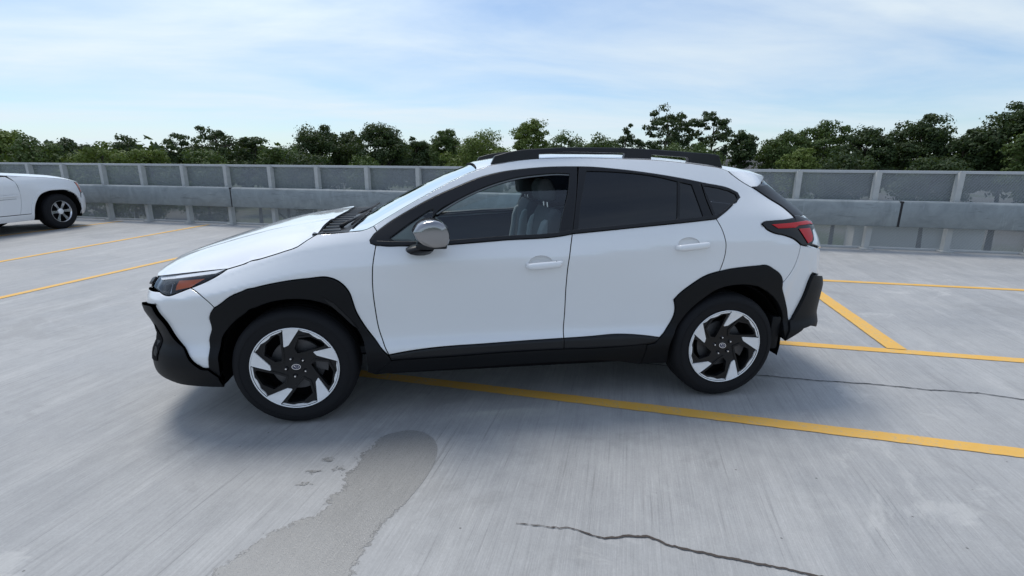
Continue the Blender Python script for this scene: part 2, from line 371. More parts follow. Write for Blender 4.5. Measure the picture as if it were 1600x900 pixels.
def panel(name, surf, outline, mat, parent, off=0., holes=(), depth=.014, gap=.002, grid=.03, soft=.003, side=-1, step=.018, tilt=.8, label=None):
    """a sheet-metal or trim panel on the body surface, with rounded edge and turned-in flange. side -1 near, +1 far, 0 both halves in one mesh"""
    o_ = inset(closed(outline, step), gap); hs = [inset(closed(h, step), -gap) for h in holes]
    ex = [inset(o_, soft)] + [inset(h, -soft) for h in hs] if soft else []
    P, T_, loops = cdt(o_, hs, grid, ex)
    bset = set(i for l in loops for i in l); V, Nn = [], []
    for i, (a, z) in enumerate(P):
        p = surf.at(a, z); n = surf.N(a, z); V.append(p + n * (off - (.0012 if i in bset and soft else 0))); Nn.append(n)
    # tilt the edge normals outwards so that the edge catches light as a rounded one
    cnt = len(P); F = []
    for t in T_:
        a, b, c = V[t[0]], V[t[1]], V[t[2]]
        F.append(t if (b - a).cross(c - a).dot(Nn[t[0]]) > 0 else t[::-1])
    for li, l in enumerate(loops):
        k = len(l); base = len(V); sgn = 1 if li == 0 else -1
        for i in range(k):
            pr, nx = V[l[i - 1]], V[l[(i + 1) % k]]; n = Nn[l[i]]; tn = (nx - pr); tn = tn.normalized() if tn.length > 1e-9 else Vector((1, 0, 0)); out = tn.cross(n)
            cen = P[l[i]]; 
            V.append(V[l[i]].copy()); Nn.append(out)
        for i in range(k):
            V.append(V[l[i]] - Nn[l[i]] * depth); Nn.append(Nn[base + i])
        # orient outwards: compare with direction away from polygon interior
        poly2 = [P[j] for j in l]; ccw = area2(poly2) > 0
        for i in range(k):
            F.append((base + i, base + (i + 1) % k, base + k + (i + 1) % k, base + k + i))
        # decide sign with the first edge
        i0 = 0; a2, b2 = poly2[0], poly2[1]; ex2 = Vector((b2[0] - a2[0], b2[1] - a2[1])); on2 = Vector((ex2.y, -ex2.x)) * (1 if ccw else -1)
        if li: on2 = -on2
        mid = ((a2[0] + b2[0]) / 2, (a2[1] + b2[1]) / 2); e3 = surf.at(mid[0] + on2.x * 1e-3, mid[1] + on2.y * 1e-3) - surf.at(mid[0], mid[1])
        if e3.dot(Nn[base]) < 0:
            for i in range(base, base + 2 * k): Nn[i] = -Nn[i]
        for i in range(k):
            m = Nn[l[i]] + Nn[base + i] * (tilt if soft else 0); Nn[l[i]] = m.normalized() if m.length > 1e-6 else Nn[l[i]]
    VV = [(p.x, p.y * side if side else -p.y, p.z) for p in V]; NN = [(n.x, n.y * side if side else -n.y, n.z) for n in Nn]
    FF = [f[::-1] for f in F] if (side == -1 or side == 0) else F
    if side == 0:
        b = len(VV); VV += [(x, -y, z) for x, y, z in VV]; NN += [(x, -y, z) for x, y, z in NN]; FF = FF + [tuple(i + b for i in f[::-1]) for f in FF]
    ob = mesh_obj(name, VV, FF, mat, parent, smooth=True, normals=NN)
    if label: ob['label'] = label
    return ob

# ================================================================== the setting
FA, FB = 8.0, -.39                                     # fence line y = FA + FB x
FH = Vector((1, FB, 0)).normalized(); FN = Vector((-FH.y, FH.x, 0))     # along the fence, and away from the deck
F0 = Vector((0, FA, 0)); FANG = math.atan2(FH.y, FH.x)
def fpt(t, off=0., z=0.): p = F0 + FH * t + FN * off; return Vector((p.x, p.y, z))
GZ = -7.0
# deck: one sheet from the fence back past the camera, with a slab edge
c4 = [fpt(-32.6, .30), fpt(35.5, .30), fpt(35.5, -46), fpt(-32.6, -46)]
V = [(p.x, p.y, 0) for p in c4] + [(p.x, p.y, -.5) for p in c4]
tag(mesh_obj('parking_deck', V, [(3, 2, 1, 0), (0, 1, 5, 4), (1, 2, 6, 5), (2, 3, 7, 6), (3, 0, 4, 7)], 'deck'), kind='structure')
g = 1800.
tag(mesh_obj('ground', [(-g, -g, GZ), (g, -g, GZ), (g, g, GZ), (-g, g, GZ)], [(0, 1, 2, 3)], 'ground'), kind='structure')

def strip(name, pts, width, z, mat, jitter=0., rnd=None, taper=False):
    P = [Vector((p[0], p[1], 0)) for p in pts]; V, F = [], []
    for i, p in enumerate(P):
        d = (P[min(i + 1, len(P) - 1)] - P[max(i - 1, 0)]).normalized(); n = Vector((-d.y, d.x, 0)); w = width / 2
        if taper: w *= min(1, .25 + 4 * min(i, len(P) - 1 - i) / len(P))
        a = rnd.uniform(-jitter, jitter) if rnd else 0; b = rnd.uniform(-jitter, jitter) if rnd else 0
        V += [(p.x + n.x * (w + a), p.y + n.y * (w + a), z), (p.x - n.x * (w + b), p.y - n.y * (w + b), z)]
    for i in range(len(P) - 1): F.append((2 * i, 2 * i + 1, 2 * i + 3, 2 * i + 2))
    return mesh_obj(name, V, F, mat)
def line_pts(a, b, step=.06):
    n = max(2, int(math.hypot(b[0] - a[0], b[1] - a[1]) / step)); return [(a[0] + (b[0] - a[0]) * i / n, a[1] + (b[1] - a[1]) * i / n) for i in range(n + 1)]
rl = random.Random(3)
for a, b, w in (((-9.4, -3.6), (-5.90, 10.05), .105), ((-7.30, -2.2), (-4.05, 7.1), .105), ((-2.2, 1.165), (5.6, -2.12), .105), ((1.2, 4.22), (9.0, 1.34), .105), ((.4, 1.645), (9.5, -1.79), .105), ((3.30, .60), (4.62, 3.96), .15), ((-12.6, -1.0), (-8.3, 11.0), .105)):
    tag(strip('parking_line', line_pts(a, b), w, .004 if w < .12 else .008, 'yellow', .0025, rl), kind='structure')
def wiggle(pts, amp, rnd, step=.02):
    q_ = resample(pts, step); o = []; d = 0
    for i, p in enumerate(q_): d = d * .8 + rnd.uniform(-amp, amp); o.append((p[0], p[1] + d))
    return o
rc = random.Random(11)
tag(strip('sealed_crack', wiggle([(-.20, -1.015), (.05, -1.085), (.15, -1.15), (.33, -1.165), (.41, -1.235), (.52, -1.285), (.63, -1.33), (.86, -1.44), (1.3, -1.60), (2.2, -1.95)], .0035, rc, .012), .010, .0045, 'crack_fill', .0022, rc, True), kind='structure')
tag(strip('deck_joint', wiggle([(-2.6, 2.05), (-1.2, 1.50), (.0, 1.02), (.89, .66), (1.25, .52), (1.81, .27), (2.27, .105), (2.59, .0), (2.82, -.11), (3.13, -.20), (3.33, -.33), (4.2, -.62), (6.5, -1.6)], .005, rc, .02), .009, .0045, 'crack_dark', .002, rc), kind='structure')
def sst_(a, b, x): t = min(1, max(0, (x - a) / (b - a))); return t * t * (3 - 2 * t)
# damp patch running towards the camera
dp = [(-.77, -.175), (-.70, -.162), (-.63, -.185), (-.57, -.25), (-.535, -.37), (-.55, -.50), (-.60, -.65), (-.68, -.81), (-.755, -.98), (-.83, -1.19), (-.95, -1.6), (-1.66, -1.6), (-1.46, -1.17), (-1.35, -1.02), (-1.27, -.915), (-1.14, -.825), (-1.07, -.79), (-1.075, -.70), (-1.0, -.63), (-1.035, -.55), (-.965, -.46), (-.985, -.38), (-.93, -.32), (-.90, -.255), (-.83, -.205)]
dpp = spline(dp + [dp[0]], .015, 200)[:-1]; rd = random.Random(5)
dpp = [(x + rd.uniform(-.012, .012) * (1 if x < -.80 - (y + .6) * -.25 and y > -1.3 and x < -.75 else .12), y + rd.uniform(-.012, .012) * (1 if x < -.9 else .15)) for x, y in dpp]
def flat(name, poly, z, mat): 
    P, T_, _ = cdt(clean(poly, .002), (), 0); return mesh_obj(name, [(x, y, z) for x, y in P], [t if area2([P[i] for i in t]) > 0 else t[::-1] for t in T_], mat)
P, T_, lp_ = cdt(clean(dpp, .002), (), .025); ba = np.array([P[i] for i in lp_[0]])
def dist_edge(x, y): d = np.hypot(ba[:, 0] - x, ba[:, 1] - y); k = int(d.argmin()); return float(d[k]), ba[k]
dm = mesh_obj('damp_patch', [(x, y, .0015) for x, y in P], [t if area2([P[i] for i in t]) > 0 else t[::-1] for t in T_], 'damp')
att = dm.data.attributes.new('edge', 'FLOAT', 'POINT')
for i, (x, y) in enumerate(P):
    d, nb_ = dist_edge(x, y); ragged = sst_(-.72, -.92, nb_[0] + .25 * (nb_[1] + .3)); att.data[i].value = min(1.2, .62 * (1 - ragged) + .05 + d / (.010 + .085 * ragged))
tag(dm, kind='structure')
for cx, cy, rx, ry in ((-1.155, -.505, .05, .025), (-1.10, -.40, .045, .03), (-1.17, -.60, .055, .022), (-1.03, -.50, .04, .035)):
    q_ = []
    for k in range(26):
        t = 2 * math.pi * k / 26; r_ = rd.uniform(.35, 1.0); q_.append((cx + rx * r_ * math.cos(t), cy + ry * r_ * math.sin(t)))
    o = flat('damp_spot', q_, .003, 'damp'); at2 = o.data.attributes.new('edge', 'FLOAT', 'POINT'); at2.data.foreach_set('value', [.42] * len(o.data.vertices)); tag(o, kind='structure')

# ------------------------------------------------------------------ perimeter fence
fence = tag(empty('perimeter_fence', fpt(0), FANG), 'grey perforated metal fence with square posts along the deck edge', 'fence')
POSTS = [-14.15, -12.96, -11.79, -10.65, -9.40, -8.19, -6.97, -5.76, -4.57, -3.36, -2.13, -.93, .29, 1.52, 2.75, 3.99, 5.24, 6.49, 7.76, 9.01, 10.26, 11.5, 12.75]
POSTS = [-14.15 - 1.21 * k for k in range(15, 0, -1)] + POSTS + [12.75 + 1.25 * k for k in range(1, 19)]
def pm():
    bm = bmesh.new(); box_bm(bm, 0, 0, .695, .085, .010, 1.37); box_bm(bm, 0, .11, .695, .085, .010, 1.37); box_bm(bm, 0, .055, .695, .012, .10, 1.368); box_bm(bm, .036, .055, .695, .008, .10, 1.366); box_bm(bm, -.036, .055, .695, .008, .10, 1.366)
    return bm
p0 = bm_obj('post', pm(), 'post_paint', fence); p0.location = (POSTS[0], -.06, .0)
bp0 = box('base_plate', (0, .05, .012), (.20, .22, .024), 'post_paint', p0, .003)
for t in POSTS[1:]:
    o = p0.copy(); COL.objects.link(o); o.location.x = t
    o2 = bp0.copy(); COL.objects.link(o2); o2.parent = o
for i, (a, b) in enumerate(zip(POSTS, POSTS[1:])):
    w = b - a - .09; m = (a + b) / 2
    o = mesh_obj('mesh_panel', [(-w / 2, 0, .03), (w / 2, 0, .03), (w / 2, 0, 1.345), (-w / 2, 0, 1.345)], [(0, 1, 2, 3)], 'perforated', fence); o.location = (m, .045 + .004 * math.sin(i * 2.3), 0)
    o.rotation_euler = (0, 0, .006 * math.sin(i * 1.7))
    r_ = box('top_rail', (m, .045, 1.375), (b - a - .012, .075, .05), 'rail_paint', fence, .004)
    box('panel_frame', (0, 0, .02), (b - a - .095, .03, .035), 'rail_paint', None).parent = o
# concrete crash beams in front of the fence
def beam(t0, t1, label):
    L = t1 - t0; bm = bmesh.new(); n = int(L / .5)
    prof = [(-.125, .435), (-.14, .45), (-.14, .845), (-.115, .878), (.0, .885), (.02, .87), (.02, .44), (.0, .43)]
    rr = random.Random(int(t0 * 10)); rows = []
    for i in range(n + 1):
        x = t0 + L * i / n; rows.append([bm.verts.new((x, y - .09 + rr.uniform(-.002, .002), z + rr.uniform(-.002, .002))) for y, z in prof])
    k = len(prof)
    for i in range(n):
        for j in range(k): bm.faces.new((rows[i][j], rows[i][(j + 1) % k], rows[i + 1][(j + 1) % k], rows[i + 1][j]))
    bm.faces.new(rows[0]); bm.faces.new(rows[-1][::-1])
    o = bm_obj('crash_beam', bm, 'beam_concrete', None, angle=50); o.location = fpt(0); o.rotation_euler = (0, 0, FANG)
    return tag(o, label, 'barrier', 'crash beams along the fence')
beam(-32.4, -5.545, 'grey crash beam behind the SUV, left of the first dark joint')
beam(-5.51, 8.10, 'long grey crash beam behind the crossover, between the two dark joints')
beam(8.14, 35.3, 'grey crash beam at the right edge, beyond the dark joint')
for t, zc, h in ((-5.53, .66, .44), (8.12, .66, .44)):
    o = box('joint_filler', fpt(t, -.155, zc), (.06, .14, h), 'crack_dark', None, 0, (0, 0, FANG)); tag(o, 'dark filler in the crash beam joint ' + ('left of the crossover' if t < 0 else 'right of the crossover'), 'joint filler')

# ------------------------------------------------------------------ trees beyond the fence
CAM = Vector((-.4972, -2.8363, 0))
def crown_mesh(rnd, rx, rz, airy, n, leaf_size):
    """leaf-sized quads gathered round twig clumps inside an uneven crown; origin at the crown centre"""
    cl = []; nb = 85 if airy else 110
    for k in range(nb):
        a = rnd.uniform(0, 2 * math.pi); u = rnd.uniform(-1, 1); q_ = math.sqrt(1 - u * u); rad = rnd.uniform(.35, 1) ** .5 * rnd.uniform(.72, .95)
        wob = 1 + .12 * math.sin(3 * a + rx * 5) + .10 * math.sin(5 * u + 2 * a); s = rnd.uniform(.10, .20) if airy else rnd.uniform(.16, .32)
        flat_ = 1 if u < 0 else 1.0 - .12 * u
        cl.append((rad * q_ * math.cos(a) * rx * wob, rad * q_ * math.sin(a) * rx * wob, rad * u * rz * flat_, s * rx, s * rx * rnd.uniform(.6, .85)))
    V, F = [], []
    for i in range(n):
        cx, cy, cz, sr, sz = cl[rnd.randrange(nb)]
        a = rnd.uniform(0, 2 * math.pi); u = rnd.uniform(-.6, 1); q_ = math.sqrt(1 - u * u); rad = rnd.uniform(.6, 1.05) if rnd.random() < .86 else rnd.uniform(.95, 1.4)
        p = Vector((cx + sr * rad * q_ * math.cos(a), cy + sr * rad * q_ * math.sin(a), cz + sz * rad * u))
        nrm = Vector((q_ * math.cos(a) + rnd.gauss(0, .38), q_ * math.sin(a) + rnd.gauss(0, .38), u + .15 + rnd.gauss(0, .38))).normalized()
        t1 = nrm.orthogonal().normalized(); t1.rotate(Quaternion(nrm, rnd.uniform(0, 6.28))); t2 = nrm.cross(t1); l = leaf_size * rnd.uniform(.55, 1.35); w = l * rnd.uniform(.5, .8)
        b = len(V); V += [p - t1 * l * .5, p + t2 * w * .5, p + t1 * l * .55 + nrm * l * .1, p - t2 * w * .5]; F.append((b, b + 1, b + 2, b + 3))
    return V, F
def tree(px, py, top, rx, kind, label, airy=False):
    rnd = random.Random(int(px * 7 + py * 3)); D = math.hypot(px, py); rz = max(1.5, min((top - GZ - 1.2) / 2, rx * (1.5 if airy else 1.3) + .6)); cz = top - rz * .88
    root = empty('tree', (px, py, GZ)); tag(root, label, 'tree', 'trees beyond the fence')
    n = int(min(21000, (6800 if airy else 16000) * (rx * rz / 9.0) ** .8)); V, F = crown_mesh(rnd, rx * 1.14, rz, airy, n, .205 * D / 50)
    o = mesh_obj('crown', V, F, kind, root); o.location = (0, 0, cz - GZ)
    # trunk and limbs
    Vt, Ft = [], []
    def limb(pts, r0, r1):
        v, f = tube_pts(pts, [r0 + (r1 - r0) * i / (len(pts) - 1) for i in range(len(pts))], 7); b = len(Vt); Vt.extend(v); Ft.extend(tuple(i + b for i in q_) for q_ in f)
    H = top - GZ; r0 = .018 * H + .05; lean = rnd.uniform(-.3, .3)
    limb([(0, 0, -.2), (lean * .2, 0, H * .25), (lean * .6, rnd.uniform(-.2, .2), H * .55), (lean, 0, H * .9)], r0, .03)
    for k in range(11 if airy else 7):
        h = H * rnd.uniform(.35, .8); a = rnd.uniform(0, 6.28); L = rx * rnd.uniform(.5, .9); rise = rnd.uniform(.3, .9) * L
        limb([(lean * h / H, 0, h), (L * .5 * math.cos(a), L * .5 * math.sin(a), h + rise * .6), (L * math.cos(a), L * math.sin(a), h + rise)], r0 * .4, .02)
    mesh_obj('trunk', Vt, Ft, 'bark', root, smooth=True)
for x, y, top, rad, leaf_kind, label, airy in (
    (-35.4, 40.96, 3.51, 2.93, 'leaf_mid', 'mid green tree cut by the left edge above the SUV', False),
    (-31.16, 39.16, 3.85, 1.89, 'leaf_light', 'pale loose-topped tree at the far left above the SUV door', False),
    (-26.82, 36.1, 3.27, 2.04, 'leaf_mid', 'broad mid green tree above the SUV bonnet', False),
    (-32.07, 48.18, 3.5, 2.11, 'leaf_dark', 'low dark tree just right of the SUV, behind pale foliage', False),
    (-22.67, 35.17, 2.66, 1.93, 'leaf_light', 'bright green rounded tree right of the SUV', False),
    (-21.46, 38.11, 2.69, 1.91, 'leaf_light', 'bright green bushy tree left of the tall dark group', False),
    (-33.68, 58.8, 3.77, 1.86, 'leaf_dark', 'small dark treetop peeping over the bright green trees', False),
    (-23.13, 47.29, 4.41, 2.01, 'leaf_dark', 'dark spiky tree at the left of the wide dark group', True),
    (-20.12, 47.47, 4.89, 2.76, 'leaf_dark', 'wide dark open-branched tree with sky showing through', True),
    (-18.22, 51.34, 4.16, 1.7, 'leaf_dark', 'slim dark tree right of the open-branched one', False),
    (-16.57, 35.97, 2.44, 2.03, 'leaf_mid', 'low green tree below the wide open-branched one', False),
    (-12.24, 39.57, 2.9, 1.85, 'leaf_mid', 'low mid green tree with bright leaf tips left of two dark domes', False),
    (-12.27, 53.96, 5.22, 2.79, 'leaf_dark', 'dark double-topped tree left of the big round dome', False),
    (-9.7, 56.45, 4.71, 1.47, 'leaf_dark', 'narrow dark tree squeezed beside the big round dome', False),
    (-6.09, 51.88, 5.39, 2.93, 'leaf_dark', 'big dark round-domed tree above the crossover bonnet', False),
    (-9.79, 36.07, 2.52, 1.9, 'leaf_dark', 'low dark tree in front of the double-topped one', False),
    (-5.49, 34.83, 2.15, 1.21, 'leaf_mid', 'small green bush in front of the big round dome', False),
    (-2.63, 63.13, 4.52, 1.99, 'leaf_dark', 'distant dark tree right of the big round dome', False),
    (0.49, 49.15, 4.64, 1.58, 'leaf_mid', 'upright mid green tree left of the bright green mass', False),
    (3.28, 43.01, 4.32, 2.82, 'leaf_light', 'broad bright green tree above the windscreen', False),
    (7.89, 43.41, 5.44, 1.56, 'leaf_light', 'bright yellow-green tree with a tall tip above the roof', False),
    (13.15, 50.44, 4.64, 2.52, 'leaf_mid', 'mid green tree above the front of the roof rail', False),
    (15.04, 44.69, 4.03, 2.02, 'leaf_mid', 'low mid green tree above the middle of the roof rail', False),
    (19.51, 49.47, 5.38, 1.82, 'leaf_dark', 'dark open tree left of the tallest airy one', True),
    (22.26, 46.14, 7.52, 2.65, 'leaf_dark', 'tallest airy tree with sky between its branches', True),
    (26.88, 46.02, 7.14, 2.28, 'leaf_dark', 'tall airy tree right of the tallest one', True),
    (20.33, 38.18, 3.57, 2.79, 'leaf_mid', 'green tree filling the space under the two airy ones', False),
    (27.37, 41.07, 4.57, 1.22, 'leaf_dark', 'slim dark tree just left of the sky gap', False),
    (31.9, 41.61, 4.74, 2.12, 'leaf_mid', 'mid green rounded tree right of the sky gap', False),
    (35.54, 41.32, 5.47, 2.38, 'leaf_mid', 'full green tree above the fence behind the spoiler', False),
    (25.11, 30.45, 2.82, 1.32, 'leaf_light', 'small bright green tree in front of the full green one', False),
    (36.24, 36.74, 4.68, 1.94, 'leaf_dark', 'dark tree left of the tall rounded one', False),
    (40.0, 35.84, 5.7, 2.1, 'leaf_dark', 'tall rounded dark tree above the perforated panel', False),
    (41.25, 32.97, 4.35, 1.92, 'leaf_dark', 'dark pointed tree between two taller ones', False),
    (30.42, 32.56, 2.64, 1.82, 'leaf_dark', 'low dark tree behind the right part of the fence', False),
    (33.6, 28.04, 2.66, 2.05, 'leaf_dark', 'low dark spreading tree below the pointed one', False),
    (43.84, 31.38, 6.0, 2.38, 'leaf_dark', 'tallest dark tree at the right edge', False),
    (41.9, 27.27, 4.94, 2.31, 'leaf_mid', 'green tree cut by the right edge', False),
    ): tree(x, y, top, rad, leaf_kind, label, airy)
# far wood behind them, one mass; unseen ring behind camera added for paint reflections
rw_d = random.Random(77); V, F = [], []
for k in range(330):
    th = -.78 + (1.95 * (k + rw_d.random()) / 150 if k < 150 else 1.95 + 4.33 * (k - 150 + rw_d.random()) / 180); D = rw_d.uniform(88, 120); cx, cy = CAM.x + D * math.sin(th), CAM.y + D * math.cos(th); top = rw_d.uniform(2.2, 4.6) if k < 150 else rw_d.uniform(4, 9)
    v, f = crown_mesh(rw_d, rw_d.uniform(2.6, 3.8), 3.6, False, 420, .95); b = len(V); V += [(p.x + cx, p.y + cy, p.z + top - 3.2) for p in v]; F += [tuple(i + b for i in q_) for q_ in f]
tag(mesh_obj('far_wood', V, F, 'leaf_dark'), 'dark band of far woodland just above the fence, with an added unseen ring behind the camera', 'woodland', kind='stuff')
# a few white houses on the low ground, seen through the sheet and in the sky gap
def house(x, y, rz, w, d, h, rh, label):
    e = tag(empty('house', (x, y, GZ), rz), label, 'house'); box('wall', (0, 0, h / 2), (w, d, h), 'house_white', e)
    o = .35; V = [(-w / 2 - o, -d / 2 - o, h - .02), (w / 2 + o, -d / 2 - o, h - .02), (w / 2 + o, d / 2 + o, h - .02), (-w / 2 - o, d / 2 + o, h - .02), (-w / 2 - o, 0, h + rh), (w / 2 + o, 0, h + rh)]
    mesh_obj('roof', V, [(0, 1, 5, 4), (2, 3, 4, 5), (0, 4, 3), (1, 2, 5), (3, 2, 1, 0)], 'house_roof', e)
    for k in range(3 if h > 5 else 0):
        b = box('window', (-w / 3 + k * w / 3, -d / 2 - .02, h * .62), (.9, .08, 1.2), 'house_window', e)
for x, y, w, d, h, rh, l in ((33.39, 49.08, 7, 6, 5.6, 3.3, 'small white house in the gap between the trees'), (37.5, 32.66, 8, 5, 4.0, 1.6, 'white house seen through the perforated panel on the right'), (-3.16, 47.09, 9, 5, 3.4, 1.4, 'long white house seen through the fence beside the bonnet'), (-8.95, 48.47, 4, 4, 3.4, 1.2, 'narrow white shed seen through the fence left of the long house')): house(x, y, math.atan2(CAM.x - x, -(CAM.y - y)) + .2, w, d, h, rh, l)

# ================================================================== the white crossover
# body surface: s runs along the side (s = x between the corners, arc length round the corners), z up; front is -X
def herm(xs, ys):
    n = len(xs); d = [(ys[i + 1] - ys[i]) / (xs[i + 1] - xs[i]) for i in range(n - 1)]
    m = [d[0]] + [0 if d[i - 1] * d[i] <= 0 else 2 * d[i - 1] * d[i] / (d[i - 1] + d[i]) for i in range(1, n - 1)] + [d[-1]]
    def f(x):
        if x <= xs[0]: return ys[0] + m[0] * (x - xs[0])
        if x >= xs[-1]: return ys[-1] + m[-1] * (x - xs[-1])
        k = 0
        while xs[k + 1] < x: k += 1
        h = xs[k + 1] - xs[k]; t = (x - xs[k]) / h
        return (1 + 2 * t) * (1 - t) ** 2 * ys[k] + t * (1 - t) ** 2 * h * m[k] + t * t * (3 - 2 * t) * ys[k + 1] + t * t * (t - 1) * h * m[k + 1]
    return f
def sst(a, b, x): t = min(1, max(0, (x - a) / (b - a))); return t * t * (3 - 2 * t)
Wp=herm([.12,.20,.27,.34,.40,.44,.46,.50,.53,.60,.70,.85,.935,.952,.970,1.03,1.07],
        [.70,.78,.835,.866,.8805,.8795,.8725,.8470,.8420,.8445,.854,.8745,.8875,.8885,.884,.862,.844])
zbel=herm([-2.2,-1.75,-1.5,-1.2,-.85,.27,.71,1.2,1.5,1.75,2.2],
          [.80,.87,.95,1.03,1.065,1.10,1.145,1.19,1.185,1.15,1.10])
xfc=herm([.15,.25,.33,.42,.52,.62,.70,.76,.85,.95,1.2],[-2.14,-2.225,-2.258,-2.245,-2.212,-2.236,-2.262,-2.25,-2.225,-2.15,-2.1])
xrc=herm([.15,.30,.45,.70,.80,1.0,1.1,1.2,1.45,1.6],[2.10,2.17,2.235,2.25,2.21,2.165,2.12,2.04,1.74,1.6])
def Wside(x,z):
    zb=zbel(x)
    if z<=zb:
        zn=z if z<.6 else .6+(z-.6)*(1.07-.6)/(zb-.6)
        w=Wp(zn)
    else:
        h=z-zb
        w=.844-.41*h-.32*h*h
        if x<-.2: w-=.05*((-.2-x)/.8)**2*sst(0,.16,h)
        if x>1.0: w-=.05*((x-1.0)/.8)**2*sst(0,.16,h)
    for xw in (-1.335,1.335):
        w+=.022*math.exp(-(abs(x-xw)/.55)**4)*sst(.2,.5,z)*(1-sst(.75,1.02,z))
    return w
NF,MF,NR,MR=4.4,3.2,3.8,3.2
X0F=-1.5
def x0r(z): return min(1.5,xrc(z)-.6)
# reference arc tables: unit superellipse with A=.74,W=.88
def arc_table(n,m,A=.74,W=.88):
    ph=np.linspace(0,math.pi/2,400)
    x=A*np.sin(ph)**(2/n); w=W*np.cos(ph)**(2/m)
    s=np.concatenate([[0],np.cumsum(np.hypot(np.diff(x),np.diff(w)))])
    return ph,s
TF=arc_table(NF,MF); TR=arc_table(NR,MR)
SF=TF[1][-1]; SR=TR[1][-1]
def S_car(s,z):
    """near-side half body; returns x,w,z. s = x between the corners, arc length beyond"""
    if s<X0F:
        ph=float(np.interp(min(X0F-s,SF),TF[1],TF[0])); A=X0F-xfc(z)
        x=X0F-A*math.sin(ph)**(2/NF); w=Wside(x,z)*max(0,math.cos(ph))**(2/MF)
    else:
        xr=x0r(z)
        if s>xr:
            ph=float(np.interp(min(s-xr,SR),TR[1],TR[0])); A=xrc(z)-xr
            x=xr+A*math.sin(ph)**(2/NR); w=Wside(x,z)*max(0,math.cos(ph))**(2/MR)
        else: x=s; w=Wside(x,z)
    return (x,w,z)

